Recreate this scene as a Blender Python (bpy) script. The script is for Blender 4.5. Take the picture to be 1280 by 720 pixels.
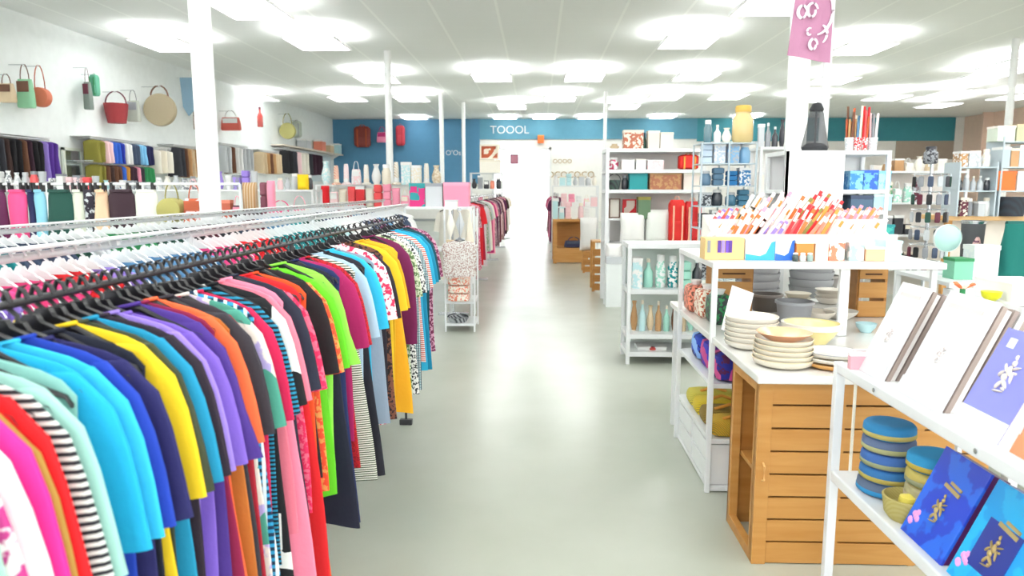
import bpy, math, random
from mathutils import Vector, Matrix
R = random.Random(7)
S = bpy.context.scene
COL = S.collection
for o in list(bpy.data.objects): bpy.data.objects.remove(o)

# ---------------------------------------------------------------- camera, light, exposure
F = 900.0; EYE = 1.65
PITCH = math.atan(124 / F); YAW = math.atan(32 / math.hypot(F, 124))
cd = bpy.data.cameras.new('camera'); cam = bpy.data.objects.new('camera', cd); COL.objects.link(cam)
cd.sensor_width = 36; cd.lens = F / 1280 * 36; cd.clip_end = 200; cd.clip_start = .02
cam.location = (0, 0, EYE); cam.rotation_euler = (math.pi / 2 - PITCH, 0, YAW)
S.camera = cam
cd.dof.use_dof = True; cd.dof.focus_distance = 4.0; cd.dof.aperture_fstop = 4.0
S.view_settings.view_transform = 'Standard'; S.view_settings.look = 'None'
S.view_settings.exposure = 0.02; S.view_settings.gamma = 1; S.view_settings.use_curve_mapping = False
PANEL_W = 6.5      # emission of the ceiling light diffusers
PANEL_UP = 17.0    # glowing top face added to the lamps to brighten the ceiling
DAY = 3.2          # daylight through the front side, left unwalled to let light in, and the rear doorway
w = bpy.data.worlds.new('daylight'); S.world = w; w.use_nodes = True
w.node_tree.nodes['Background'].inputs[0].default_value = (.96, .985, 1, 1)
w.node_tree.nodes['Background'].inputs[1].default_value = DAY
fw = Vector((-math.sin(YAW) * math.cos(PITCH), math.cos(YAW) * math.cos(PITCH), -math.sin(PITCH)))
rt = fw.cross(Vector((0, 0, 1))).normalized(); up = rt.cross(fw)
def at(px, py, Y):
    d = fw + rt * ((px - 640) / F) + up * ((360 - py) / F)
    t = Y / d.y
    return Vector((d.x * t, Y, EYE + d.z * t))

# ---------------------------------------------------------------- materials
def lin(h):
    if not isinstance(h, str): return h
    h = h.lstrip('#'); o = []
    for i in (0, 2, 4):
        c = int(h[i:i + 2], 16) / 255
        o.append(c / 12.92 if c <= .04045 else ((c + .055) / 1.055) ** 2.4)
    return (*o, 1)
COLS = dict(black='1b1a1e', charcoal='37383f', grey='8d9095', pale_grey='c3c7ca', white='eeeeec', cream='ebe2cf', ivory='f1ecdf',
    beige='d3bd9b', tan='b98d5e', brown='6d4733', dark_brown='3f2b27', red='d91f28', crimson='b51535', coral='f0595c', salmon='e98b72',
    orange='f0712e', rust='b9532a', amber='d9963a', yellow='f2ce1f', mustard='dba21c', olive='8b8436', lime='76cf26', green='2f8a52', mint='a5dccb',
    dark_green='1c4a3d', teal='1c8f93', turquoise='33b9c9', aqua='bfe3e6', cyan='28b8e6', sky_blue='7fbfe6', blue='2f62c9', royal_blue='23349c',
    navy='20234f', purple='5b3596', lavender='9b82d6', violet='6a44b8', plum='5d1f49', maroon='5f1a30', magenta='c4206f', pink='f29ab2',
    hot_pink='ef4a8c', pale_pink='f3cfd2', slate='3c4a63', steel_blue='5e8fb8', gold='cda84a', dark_plum='3a2030', silver='b8bcc0')
MATS = {}
def mat(c, pat=None, c2=None, scale=1.0, rough=.75, metal=0, emit=0, alpha=1, c3=None, coat=0):
    key = (c, pat, c2, scale, rough, metal, emit, alpha, c3, coat)
    if key in MATS: return MATS[key]
    m = bpy.data.materials.new(f"{c if isinstance(c, str) else 'mix'}_{pat or 'plain'}"); m.use_nodes = True
    nt = m.node_tree; N = nt.nodes; L = nt.links; b = N['Principled BSDF']
    def col(x): return lin(COLS.get(x, x))
    b.inputs['Roughness'].default_value = rough; b.inputs['Metallic'].default_value = metal
    if coat: b.inputs['Coat Weight'].default_value = coat; b.inputs['Coat Roughness'].default_value = .12
    if alpha < 1:
        b.inputs['Alpha'].default_value = alpha
    tc = N.new('ShaderNodeTexCoord'); mp = N.new('ShaderNodeMapping'); L.new(tc.outputs['Object'], mp.inputs[0])
    mp.inputs['Scale'].default_value = (scale,) * 3
    def mixc(fac, a, bb, lo=None):
        mx = N.new('ShaderNodeMix'); mx.data_type = 'RGBA'
        if hasattr(fac, 'links'): L.new(fac, mx.inputs[0])
        else: mx.inputs[0].default_value = fac
        for s, v in ((6, a), (7, bb)):
            if hasattr(v, 'links'): L.new(v, mx.inputs[s])
            else: mx.inputs[s].default_value = v
        return mx.outputs[2]
    def thr(sock, t, w=.02, inv=False):
        r = N.new('ShaderNodeMapRange'); r.inputs[1].default_value = t - w; r.inputs[2].default_value = t + w
        if inv: r.inputs[3].default_value = 1; r.inputs[4].default_value = 0
        L.new(sock, r.inputs[0]); return r.outputs[0]
    a = col(c); out = None
    if pat is None:
        n = N.new('ShaderNodeTexNoise'); n.inputs['Scale'].default_value = 5; n.inputs['Detail'].default_value = 3
        L.new(tc.outputs['Object'], n.inputs[0])
        out = mixc(n.outputs[0], tuple(x * .93 for x in a[:3]) + (1,), tuple(min(1, x * 1.05) for x in a[:3]) + (1,))
    elif pat in ('hstripe', 'vstripe', 'plaid'):
        wv = N.new('ShaderNodeTexWave'); wv.bands_direction = 'Z' if pat != 'vstripe' else 'X'; wv.inputs['Scale'].default_value = 1
        wv.inputs['Distortion'].default_value = .25
        L.new(mp.outputs[0], wv.inputs[0]); out = mixc(thr(wv.outputs[1], .5, .06), a, col(c2))
        if pat == 'plaid':
            w2 = N.new('ShaderNodeTexWave'); w2.bands_direction = 'X'; w2.inputs['Scale'].default_value = .8; L.new(mp.outputs[0], w2.inputs[0])
            out = mixc(thr(w2.outputs[1], .72, .06), out, col(c3 or c2))
    elif pat in ('floral', 'dots', 'print', 'blocks'):
        v = N.new('ShaderNodeTexVoronoi'); v.inputs['Scale'].default_value = 1; L.new(mp.outputs[0], v.inputs[0])
        if pat == 'dots':
            v.inputs['Randomness'].default_value = .35; out = mixc(thr(v.outputs[0], .33, .03, True), a, col(c2))
        elif pat == 'blocks':
            v.distance = 'CHEBYCHEV'; sp = N.new('ShaderNodeSeparateColor'); L.new(v.outputs[1], sp.inputs[0])
            out = mixc(thr(sp.outputs[0], .55, .02), a, col(c2))
        else:
            n = N.new('ShaderNodeTexNoise'); n.inputs['Scale'].default_value = 2.2; n.inputs['Detail'].default_value = 3; L.new(mp.outputs[0], n.inputs[0])
            out = mixc(thr(n.outputs[0], .52, .02), a, col(c2))
            sp = N.new('ShaderNodeSeparateColor'); L.new(v.outputs[1], sp.inputs[0])
            if c3: out = mixc(thr(sp.outputs[1], .72, .02), out, col(c3))
    elif pat == 'wood':
        mp.inputs['Scale'].default_value = (1.2 * scale, 9 * scale, 14 * scale)
        n = N.new('ShaderNodeTexNoise'); n.inputs['Scale'].default_value = 1.6; n.inputs['Detail'].default_value = 6; n.inputs['Distortion'].default_value = .6
        L.new(mp.outputs[0], n.inputs[0]); out = mixc(thr(n.outputs[0], .5, .22), a, col(c2))
    elif pat == 'weave':
        wv = N.new('ShaderNodeTexWave'); wv.bands_direction = 'DIAGONAL'; wv.inputs['Scale'].default_value = 1; wv.inputs['Distortion'].default_value = 2
        L.new(mp.outputs[0], wv.inputs[0]); out = mixc(wv.outputs[1], a, col(c2))
    L.new(out, b.inputs['Base Color'])
    if rough > .6 and pat != 'wood' and metal == 0:     # cloth-like grain
        bn = N.new('ShaderNodeTexNoise'); bn.inputs['Scale'].default_value = 60; L.new(tc.outputs['Object'], bn.inputs[0])
        bp = N.new('ShaderNodeBump'); bp.inputs['Strength'].default_value = .12; bp.inputs['Distance'].default_value = .01
        L.new(bn.outputs[0], bp.inputs['Height']); L.new(bp.outputs[0], b.inputs['Normal'])
    if emit:
        b.inputs['Emission Color'].default_value = a; b.inputs['Emission Strength'].default_value = emit
    MATS[key] = m; return m
WHITE = mat('e4e6e6', rough=.35); WIRE = mat('e6e9ea', rough=.3); BLACKP = mat('17161a', rough=.35)
CHROME = mat('c9ccd0', rough=.25, metal=1); WOOD = mat('b87f3a', 'wood', 'c89450', rough=.5); WOODD = mat('a56c2a', 'wood', 'b98240', rough=.5)

# ---------------------------------------------------------------- mesh building
class MB:
    def __init__(s): s.v = []; s.f = []
    def add(s, vs, fs):
        n = len(s.v); s.v += [tuple(v) for v in vs]; s.f += [tuple(i + n for i in f) for f in fs]; return s
    def box(s, c, d, rot=None):
        x, y, z = (q / 2 for q in d)
        vs = [Vector((i * x, j * y, k * z)) for k in (-1, 1) for j in (-1, 1) for i in (-1, 1)]
        if rot is not None: vs = [rot @ v for v in vs]
        return s.add([v + Vector(c) for v in vs], [(0, 2, 3, 1), (4, 5, 7, 6), (0, 1, 5, 4), (2, 6, 7, 3), (0, 4, 6, 2), (1, 3, 7, 5)])
    def bb(s, x0, x1, y0, y1, z0, z1): return s.box(((x0 + x1) / 2, (y0 + y1) / 2, (z0 + z1) / 2), (x1 - x0, y1 - y0, z1 - z0))
    def loft(s, rings, cap=True, closed=True):
        n = len(rings[0]); fs = []
        for i in range(len(rings) - 1):
            for j in range(n if closed else n - 1):
                k = (j + 1) % n; fs.append((i * n + j, i * n + k, (i + 1) * n + k, (i + 1) * n + j))
        if cap: fs.append(tuple(range(n))[::-1]); fs.append(tuple((len(rings) - 1) * n + j for j in range(n)))
        return s.add([p for r in rings for p in r], fs)
    def tube(s, pts, r, n=8, cap=True):
        pts = [Vector(p) for p in pts]; rings = []; ref = None
        for i, p in enumerate(pts):
            t = (pts[min(i + 1, len(pts) - 1)] - pts[max(i - 1, 0)]).normalized()
            if ref is None: ref = Vector((0, 0, 1)) if abs(t.z) < .9 else Vector((1, 0, 0))
            a = t.cross(ref).normalized(); b = t.cross(a); ref = -b if False else ref
            rr = r[i] if isinstance(r, (list, tuple)) else r
            rings.append([p + a * rr * math.cos(2 * math.pi * k / n) + b * rr * math.sin(2 * math.pi * k / n) for k in range(n)])
        return s.loft(rings, cap)
    def lathe(s, prof, n=24, c=(0, 0, 0), cap=True):
        return s.loft([[(c[0] + r * math.cos(2 * math.pi * k / n), c[1] + r * math.sin(2 * math.pi * k / n), c[2] + z) for k in range(n)] for r, z in prof], cap)
    def rbox(s, c, d, r=.3, n=6, puff=0.):            # rounded superellipse block standing on c
        rings = []; K = 5
        for i in range(K * 2 + 1):
            u = -1 + i / K; e = (1 - abs(u) ** 5) ** .2 if abs(u) < 1 else .0
            e = .72 + .28 * e if abs(u) == 1 else .86 + .14 * e
            e *= 1 + puff * (1 - u * u)
            ring = []
            for k in range(24):
                a = 2 * math.pi * k / 24; ca, sa = math.cos(a), math.sin(a)
                p = .35 + .0 * r
                ring.append((c[0] + d[0] / 2 * e * math.copysign(abs(ca) ** p, ca), c[1] + d[1] / 2 * e * math.copysign(abs(sa) ** p, sa), c[2] + d[2] * (u + 1) / 2))
            rings.append(ring)
        return s.loft(rings)
    def prism(s, poly, y0, y1):
        n = len(poly); return s.loft([[(x, y0, z) for x, z in poly], [(x, y1, z) for x, z in poly]])
    def xform(s, M):
        s.v = [tuple(M @ Vector(v)) for v in s.v]; return s
    def build(s, name, m, parent=None, smooth=False, bevel=0):
        me = bpy.data.meshes.new(name); me.from_pydata(s.v, [], s.f); me.validate(); me.update()
        me.materials.append(m)
        if smooth: me.shade_smooth()
        o = bpy.data.objects.new(name, me); COL.objects.link(o)
        if smooth and bevel == 0 and smooth != 'all':
            me.set_sharp_from_angle(angle=math.radians(50))
        if bevel:
            b = o.modifiers.new('bevel', 'BEVEL'); b.width = bevel; b.segments = 2; b.limit_method = 'ANGLE'
        if parent is not None: o.parent = parent
        return o
LABELS = {}
def tagit(o, label, cat, group=None):
    if label in LABELS and not (group and LABELS[label] == group): print('DUPLABEL', label)
    n = len(label.split())
    if n < 4 or n > 16: print('LABELLEN', n, label)
    LABELS[label] = group; o['label'] = label; o['category'] = cat
    if group: o['group'] = group
    return o
def thing(name, label, cat, loc=(0, 0, 0), rz=0., group=None):
    o = bpy.data.objects.new(name, None); COL.objects.link(o); o.empty_display_size = .1
    o.location = loc; o.rotation_euler = (0, 0, rz)
    if label: tagit(o, label, cat, group)
    return o
def struct(name, mb, m, **k):
    o = mb.build(name, m, **k); o['kind'] = 'structure'; return o
def kids(o): return [c for c in o.children]
def dup(root, loc, rz, label, group=None, mats=None, scale=None):
    r = root.copy(); COL.objects.link(r); r.location = loc; r.rotation_euler = (0, 0, rz)
    if scale: r.scale = scale
    tagit(r, label, r['category'], group)
    if root.type == 'MESH' and mats and None in mats:
        r.material_slots[0].link = 'OBJECT'; r.material_slots[0].material = mats[None]
    for ch in KIDS[root.name]:
        c = ch.copy(); COL.objects.link(c); c.parent = r
        if mats and ch.data.name.split('.')[0] in mats:
            c.material_slots[0].link = 'OBJECT'; c.material_slots[0].material = mats[ch.data.name.split('.')[0]]
    return r
KIDS = {}
def proto(root):
    KIDS[root.name] = [o for o in bpy.data.objects if o.parent == root]; return root
def cname(c): return c.replace('_', ' ')

# ---------------------------------------------------------------- the room
XL, XR, YB, YF, HC = -10.4, 21.0, 37.0, -5.0, 5.15
def node_mat(name, rough):
    m = bpy.data.materials.new(name); m.use_nodes = True; b = m.node_tree.nodes['Principled BSDF']; b.inputs['Roughness'].default_value = rough
    return m, m.node_tree.nodes, m.node_tree.links, b
# polished concrete
fm, N, L, b = node_mat('polished_concrete', .2)
tc = N.new('ShaderNodeTexCoord'); n1 = N.new('ShaderNodeTexNoise'); n1.inputs['Scale'].default_value = .9; n1.inputs['Detail'].default_value = 6
L.new(tc.outputs['Object'], n1.inputs[0])
cr = N.new('ShaderNodeValToRGB'); L.new(n1.outputs[0], cr.inputs[0])
cr.color_ramp.elements[0].position = .3; cr.color_ramp.elements[0].color = lin('a9ae9f'); cr.color_ramp.elements[1].position = .7; cr.color_ramp.elements[1].color = lin('bbbfb2')
L.new(cr.outputs[0], b.inputs['Base Color'])
n2 = N.new('ShaderNodeTexNoise'); n2.inputs['Scale'].default_value = 2.5; n2.inputs['Detail'].default_value = 4; L.new(tc.outputs['Object'], n2.inputs[0])
mr = N.new('ShaderNodeMapRange'); mr.inputs[3].default_value = .24; mr.inputs[4].default_value = .4; L.new(n2.outputs[0], mr.inputs[0]); L.new(mr.outputs[0], b.inputs['Roughness'])
bp = N.new('ShaderNodeBump'); bp.inputs['Strength'].default_value = .05; bp.inputs['Distance'].default_value = .02; L.new(n2.outputs[0], bp.inputs['Height']); L.new(bp.outputs[0], b.inputs['Normal'])
b.inputs['Coat Weight'].default_value = .35; b.inputs['Coat Roughness'].default_value = .2
struct('floor', MB().bb(XL, XR, YF, YB + 8, -.1, 0), fm)
# suspended ceiling with a grid of pale runners
cm, N, L, b = node_mat('ceiling_tiles', .8)
tc = N.new('ShaderNodeTexCoord'); sp = N.new('ShaderNodeSeparateXYZ'); L.new(tc.outputs['Object'], sp.inputs[0])
def lines(sock, period, width, off):
    a = N.new('ShaderNodeMath'); a.operation = 'ADD'; a.inputs[1].default_value = off + 1000 * period; L.new(sock, a.inputs[0])
    m = N.new('ShaderNodeMath'); m.operation = 'MODULO'; m.inputs[1].default_value = period; L.new(a.outputs[0], m.inputs[0])
    l = N.new('ShaderNodeMath'); l.operation = 'LESS_THAN'; l.inputs[1].default_value = width; L.new(m.outputs[0], l.inputs[0]); return l.outputs[0]
lx = lines(sp.outputs[0], 1.26, .055, .84); ly = lines(sp.outputs[1], .63, .02, 0)
ms = N.new('ShaderNodeMath'); ms.operation = 'MULTIPLY'; ms.inputs[1].default_value = .3; L.new(ly, ms.inputs[0])
mm = N.new('ShaderNodeMath'); mm.operation = 'MAXIMUM'; L.new(lx, mm.inputs[0]); L.new(ms.outputs[0], mm.inputs[1])
mx = N.new('ShaderNodeMix'); mx.data_type = 'RGBA'; L.new(mm.outputs[0], mx.inputs[0]); mx.inputs[6].default_value = lin('f0f2f1'); mx.inputs[7].default_value = lin('fbfdfb')
L.new(mx.outputs[2], b.inputs['Base Color'])
struct('ceiling', MB().bb(XL, XR, YF, YB + 8, HC, HC + .1), cm)
WALL = mat('eef3f2', rough=.8); PEACH = mat('f0d3c0', rough=.8)
struct('wall_left', MB().bb(XL - .15, XL, YF, YB + 8, 0, HC), WALL)
struct('wall_right', MB().bb(XR, XR + .15, YF, YB + 8, 0, HC), PEACH)
dx0, dx1 = at(618, 236, YB).x, at(686, 236, YB).x; DZ = 3.6
bw = MB(); bw.bb(XL, dx0, YB, YB + .15, 0, HC); bw.bb(dx1, XR, YB, YB + .15, 0, HC); bw.bb(dx0, dx1, YB, YB + .15, DZ, HC)
struct('wall_back', bw, mat('f4f3ee', rough=.8))
BLUE = mat('5b96ae', rough=.7); TEAL = mat('3f8f9c', rough=.7); DEEP = mat('5088ac', rough=.7)
xa, xb, xc_, xd, xe = (at(p, 200, YB).x for p in (416, 600, 870, 1080, 1190))
struct('trim_1', MB().bb(xa, xb, YB - .06, YB - .01, 1.9, HC - .02), DEEP)
struct('trim_2', MB().bb(xb, xc_ , YB - .06, YB - .01, 4.12, HC - .02), BLUE)
struct('trim_3', MB().bb(xc_, xe, YB - .06, YB - .01, 4.0, HC - .02), TEAL)
struct('trim_4', MB().bb(xd + 1.5, xe, YB - .05, YB - .01, 3.1, 4.0), mat('a89a8c', rough=.8))
df = MB(); df.bb(dx0 - .12, dx0, YB - .12, YB + .15, 0, DZ + .12); df.bb(dx1, dx1 + .12, YB - .12, YB + .15, 0, DZ + .12); df.bb(dx0 - .12, dx1 + .12, YB - .12, YB + .15, DZ, DZ + .12)
struct('door_1', df, WHITE)
rx0 = at(1190, 200, YB).x
struct('wall_inner', MB().bb(rx0, XR, YB - 2.3, YB - 2.2, 0, HC), PEACH)
struct('baseboard_back', MB().bb(XL, dx0 - .12, YB - .03, YB, 0, .12), mat('9aa0a0'))
# columns
def column(px, Y, wd, i):
    x = at(px, 236, Y).x
    c = MB().lathe([(wd / 2, 0), (wd / 2, HC)], 4 if False else 20, (x, Y, 0))
    o = c.build('pillar', mat('f5f6f5', rough=.4), smooth=True); o['kind'] = 'structure'
    MBp = MB().lathe([(wd / 2 + .03, 0), (wd / 2 + .03, .1), (wd / 2 + .005, .12)], 20, (x, Y, 0)); MBp.build('pillar_foot', mat('dfe2e1', rough=.4), o, smooth=True)
for i, (px, Y, wd) in enumerate([(262, 6.6, .19), (488, 19, .18), (553, 27, .16), (580, 30, .15), (755, 27, .13), (991, 7.2, .2), (1253, 18, .17)]):
    column(px, Y, wd, i)

# ceiling lights
DROP = .24
lamp_pts = [(312, 10), (397, 53), (210, 55), (190, 102), (322, 122), (435, 123), (472, 98), (515, 123), (615, 96), (965, 5), (860, 51), (870, 95), (830, 121), (730, 96), (910, 120), (1195, 115), (1172, 131), (1240, 92), (30, 60), (700, 123), (640, 133), (780, 133), (1075, 60), (1040, 100), (1010, 124)]
LP = []
for px, py in lamp_pts:
    d = fw + rt * ((px - 640) / F) + up * ((360 - py) / F); t = (HC - DROP - EYE) / d.z
    LP.append((d.x * t, d.y * t, f'seen in the ceiling'))
vis = len(LP)
for yy in (-3, 2, 7): 
    for xx in (-8.8, -5, -1.5, 1.6, 4.8, 8.5, 12.5, 17): LP.append((xx, yy, 'x'))
for yy in (13, 20, 27):
    for xx in (12.5, 17): LP.append((xx, yy, 'x'))
for xx in (-6, -1.6, .3, 2.5, 6, 10): LP.append((xx, 35.6, 'y'))  # back row of lamps added to light the rear wall
DIFF = mat('ffffff', rough=.5, emit=PANEL_W)
FR = mat('fafafa', rough=.4)
UPL = mat('fefefe', rough=.5, emit=PANEL_UP)
lt = thing('ceiling_light', None, None); lt['category'] = 'ceiling light'
fr = MB()
a, c, t = .55, .7, .035
fr.bb(-a - t, a + t, -c - t, -c, -.04, -.01); fr.bb(-a - t, a + t, c, c + t, -.05, 0); fr.bb(-a - t, -a, -c, c, -.05, 0); fr.bb(a, a + t, -c, c, -.05, 0)
fr.build('frame', FR, lt); MB().bb(-a, a, -c, c, -.04, -.02).build('diffuser', DIFF, lt); MB().bb(-a, a, -c, c, -.015, -.005).build('added_uplight', UPL, lt); MB().bb(-.06, .06, -.06, .06, -.006, .05).build('ceiling_mount', FR, lt); proto(lt)  # upward-facing glow is an addition that lights the ceiling
lamp_names = {0: 'nearest ceiling light in view, left of the white pillar top', 1: 'bright ceiling light right of the nearest left pillar', 2: 'bright ceiling light left of the nearest left pillar',
 3: 'ceiling light above the large cream round bag', 4: 'ceiling light above the slim red bag', 5: 'ceiling light above the left end of the blue wall', 6: 'ceiling light just left of the second slim pillar',
 7: 'ceiling light just right of the second slim pillar', 8: 'ceiling light above the lettering on the blue wall', 9: 'ceiling light beside the mauve banner, at the frame top', 10: 'large ceiling light between aisle and mauve banner',
 11: 'second ceiling light back, left of the round pillar', 12: 'ceiling light above the shelves with red bags', 13: 'ceiling light above the right side of the aisle', 14: 'ceiling light just left of the round pillar, farther back',
 15: 'ceiling light above the teal wall panel, nearer one', 16: 'ceiling light above the teal wall panel, farther one', 17: 'ceiling light left of the slim right-hand pillar', 18: 'ceiling light at the far left over the wall bags'}
first = True
for i, (x, y, k) in enumerate(LP):
    lb = lamp_names.get(i, 'square white ceiling light panel among the faint far rows') if i < vis else 'square white ceiling light panel of the overhead and added rear rows'
    g = None if (i in lamp_names) else ('faint far ceiling lights' if i < vis else 'ceiling lights overhead')
    o = dup(lt, (x, y, HC - (DROP if k != 'y' else .06)), 0, 'white square ' + lb if i in lamp_names else lb, g)
for ch in KIDS[lt.name]: bpy.data.objects.remove(ch)
bpy.data.objects.remove(lt)

# wall lettering and signs
def text(s, loc, size, m, rot=(math.pi / 2, 0, 0), label=None, cat='sign', parent=None, name='lettering'):
    cu = bpy.data.curves.new(name, 'FONT'); cu.body = s; cu.size = size; cu.extrude = .02 * size; cu.align_x = 'CENTER'
    cu.materials.append(m); o = bpy.data.objects.new(name, cu); COL.objects.link(o); o.location = loc; o.rotation_euler = rot
    bpy.context.view_layer.update()
    me = bpy.data.meshes.new_from_object(o.evaluated_get(bpy.context.evaluated_depsgraph_get())); bpy.data.objects.remove(o); me.name = name
    o = bpy.data.objects.new(name, me); COL.objects.link(o); o.location = loc; o.rotation_euler = rot
    if parent is not None: o.parent = parent
    if label: tagit(o, label, cat)
    return o
p = at(637, 164, YB); text('TOOOL', (p.x, YB - .09, p.z - .12), .55, WHITE, label='large white lettering on the blue band of the back wall', name='wall_lettering')
p = at(567, 191, YB); text('O\u2019Os', (p.x, YB - .09, p.z - .12), .35, WHITE, label='small white lettering on the blue wall between two slim pillars', name='wall_lettering')

# ---------------------------------------------------------------- generic goods, built on a base point
def mk_box(r, w, h, d, c, c2='white', pat=None, sc=9):
    MB().bb(-w / 2, w / 2, -d / 2, d / 2, 0, h * .86).build('carton', mat(c, pat, c2, sc, .55) if pat else mat(c, rough=.55), r)
    MB().bb(-w / 2 - .004, w / 2 + .004, -d / 2 - .004, d / 2 + .004, h * .86, h).build('lid', mat(c2, rough=.5), r)
def mk_jar(r, w, h, d, c, c2='white', pat=None, sc=20):
    q = w / 2; MB().lathe([(q * .8, 0), (q, h * .08), (q, h * .62), (q * .72, h * .76), (q * .7, h * .82)], 18).build('jar_body', mat(c, pat, c2, sc, .25) if pat else mat(c, rough=.2, coat=.3), r, True)
    MB().lathe([(q * .76, h * .82), (q * .76, h * .97), (q * .66, h)], 18).build('lid', mat(c2, rough=.4), r, True)
def mk_bottle(r, w, h, d, c, c2='white', pat=None, sc=20):
    q = w / 2; MB().lathe([(q * .9, 0), (q, h * .05), (q, h * .55), (q * .4, h * .72), (q * .32, h * .88)], 16).build('bottle_body', mat(c, rough=.2, coat=.3), r, True)
    MB().lathe([(q * .4, h * .87), (q * .4, h)], 12).build('cap', mat(c2, rough=.4), r, True)
def mk_vase(r, w, h, d, c, c2='white', pat=None, sc=14):
    q = w / 2; MB().lathe([(q * .55, 0), (q * .95, h * .25), (q, h * .45), (q * .6, h * .75), (q * .45, h * .86), (q * .7, h), (q * .6, h), (q * .38, h * .86), (q * .5, h * .7)], 20, cap=False).build('vase_body', mat(c, pat, c2, sc, .3) if pat else mat(c, rough=.25), r, True)
    MB().lathe([(q * .55, 0), (q * .6, h * .03), (0.001, h * .03)], 20).build('foot_ring', mat(c2, rough=.4), r, True)
def mk_bag(r, w, h, d, c, c2='brown', pat=None, sc=12):
    H = h * .64; rings = []
    for z, s, e in ((0, .92, .9), (.06, 1, 1), (.5, .97, .9), (.9, .88, .55), (1, .84, .35)):
        rings.append([(w / 2 * s * math.copysign(abs(math.cos(t)) ** .4, math.cos(t)), d / 2 * e * math.copysign(abs(math.sin(t)) ** .5, math.sin(t)), H * z) for t in [2 * math.pi * k / 20 for k in range(20)]])
    MB().loft(rings).build('bag_body', mat(c, pat, c2, sc, .6) if pat else mat(c, rough=.55), r, True)
    MB().tube([(w * .28 * math.cos(t), 0, H * .97 + (h - H) * math.sin(t)) for t in [math.pi * k / 10 for k in range(11)]], max(.006, w * .03), 6).build('handle', mat(c2, rough=.5), r, True)
    MB().bb(-w * .36, w * .36, -d * .5, -d * .38, H * .55, H * .92).build('flap', mat(c2, rough=.5), r)
def mk_round_bag(r, w, h, d, c, c2='brown', pat=None, sc=14):
    q = min(w / 2, h * .42); rings = []
    for u in (-1, -.92, -.4, .4, .92, 1):
        e = q * (.86 if abs(u) == 1 else (.97 if abs(u) > .5 else 1)); rings.append([(e * math.cos(t), u * d / 2, q + e * math.sin(t)) for t in [2 * math.pi * k / 28 for k in range(28)]])
    MB().loft(rings).build('bag_body', mat(c, pat or 'weave', c2, 60, .7), r, True)
    MB().tube([(q * .55 * math.cos(t), 0, q * 1.8 + (h - q * 1.8) * math.sin(t)) for t in [math.pi * k / 10 for k in range(11)]], max(.007, q * .05), 6).build('handle', mat(c2, rough=.5), r, True)
def mk_bowl(r, w, h, d, c, c2='white', pat=None, sc=14):
    q = w / 2; MB().lathe([(q * .45, 0), (q * .5, h * .06), (q * .8, h * .4), (q * .97, h * .85), (q, h), (q * .93, h), (q * .75, h * .45), (q * .4, h * .15), (.001, h * .12)], 28).build('bowl_body', mat(c, rough=.3, coat=.3), r, True)
def mk_cushion(r, w, h, d, c, c2='white', pat=None, sc=10):
    rings = []
    for i in range(11):
        u = -1 + i / 5; e = math.sqrt(max(.0, 1 - u * u)) ** .5 * .95 + .05 if abs(u) < 1 else .05
        rings.append([(w / 2 * (.93 + .07 * abs(u)) * math.copysign(abs(math.cos(t)) ** .45, math.cos(t)), d / 2 * e * math.sin(t), h * (u + 1) / 2) for t in [2 * math.pi * k / 24 for k in range(24)]])
    MB().loft(rings).build('cushion_cover', mat(c, pat, c2, sc, .9) if pat else mat(c, rough=.9), r, True)
    MB().tube([(w * .47, 0, 0), (w * .49, 0, h * .5), (w * .47, 0, h)], .006, 6).build('piping', mat(c2, rough=.8), r, True)
def mk_frame(r, w, h, d, c, c2='white', pat=None, sc=8):
    t = min(w, h) * .1; f = MB(); f.bb(-w / 2, w / 2, -d / 2, d / 2, 0, t); f.bb(-w / 2, w / 2, -d / 2, d / 2, h - t, h); f.bb(-w / 2, -w / 2 + t, -d / 2, d / 2, t, h - t); f.bb(w / 2 - t, w / 2, -d / 2, d / 2, t, h - t)
    f.build('frame', mat(c2, rough=.4), r); MB().bb(-w / 2 + t, w / 2 - t, -d * .1, d * .3, t, h - t).build('picture', mat(c, pat, c2, sc, .5) if pat else mat(c, rough=.5), r)
def mk_folded(r, w, h, d, c, c2='white', pat=None, sc=10):
    n = 3
    for i in range(n):
        MB().rbox((R.uniform(-.02, .02) * w, 0, h * i / n), (w * R.uniform(.93, 1), d, h / n)).build('fold', mat(c if i % 2 == 0 or not pat else c, pat, c2, sc, .9) if pat else mat(c, rough=.9), r, True)
def mk_backpack(r, w, h, d, c, c2='cream', pat=None, sc=10):
    MB().rbox((0, 0, 0), (w, d, h * .92)).build('bag_body', mat(c, pat, c2, sc, .6) if pat else mat(c, rough=.6), r, True)
    MB().rbox((0, -d * .5, h * .08), (w * .7, d * .3, h * .4)).build('pocket', mat(c, rough=.5), r, True)
    for s in (-1, 1): MB().bb(s * w * .27 - w * .04, s * w * .27 + w * .04, -d * .68, -d * .4, h * .02, h * .8).build('strap', mat(c2, rough=.6), r)
    MB().tube([(w * .16 * math.cos(t), 0, h * .9 + h * .1 * math.sin(t)) for t in [math.pi * k / 8 for k in range(9)]], w * .03, 6).build('handle', mat(c2, rough=.6), r, True)
def mk_basket(r, w, h, d, c, c2='brown', pat=None, sc=60):
    q = w / 2; MB().lathe([(q * .75, 0), (q * .9, h * .3), (q, h * .6), (q * .94, h * .6), (q * .8, h * .2), (.001, h * .1)], 20).build('basket_body', mat(c, 'weave', c2, sc, .8), r, True)
    MB().tube([(q * .95 * math.cos(t), 0, h * .58 + h * .4 * math.sin(t)) for t in [math.pi * k / 12 for k in range(13)]], max(.005, q * .06), 6).build('handle', mat(c2, rough=.7), r, True)
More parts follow.
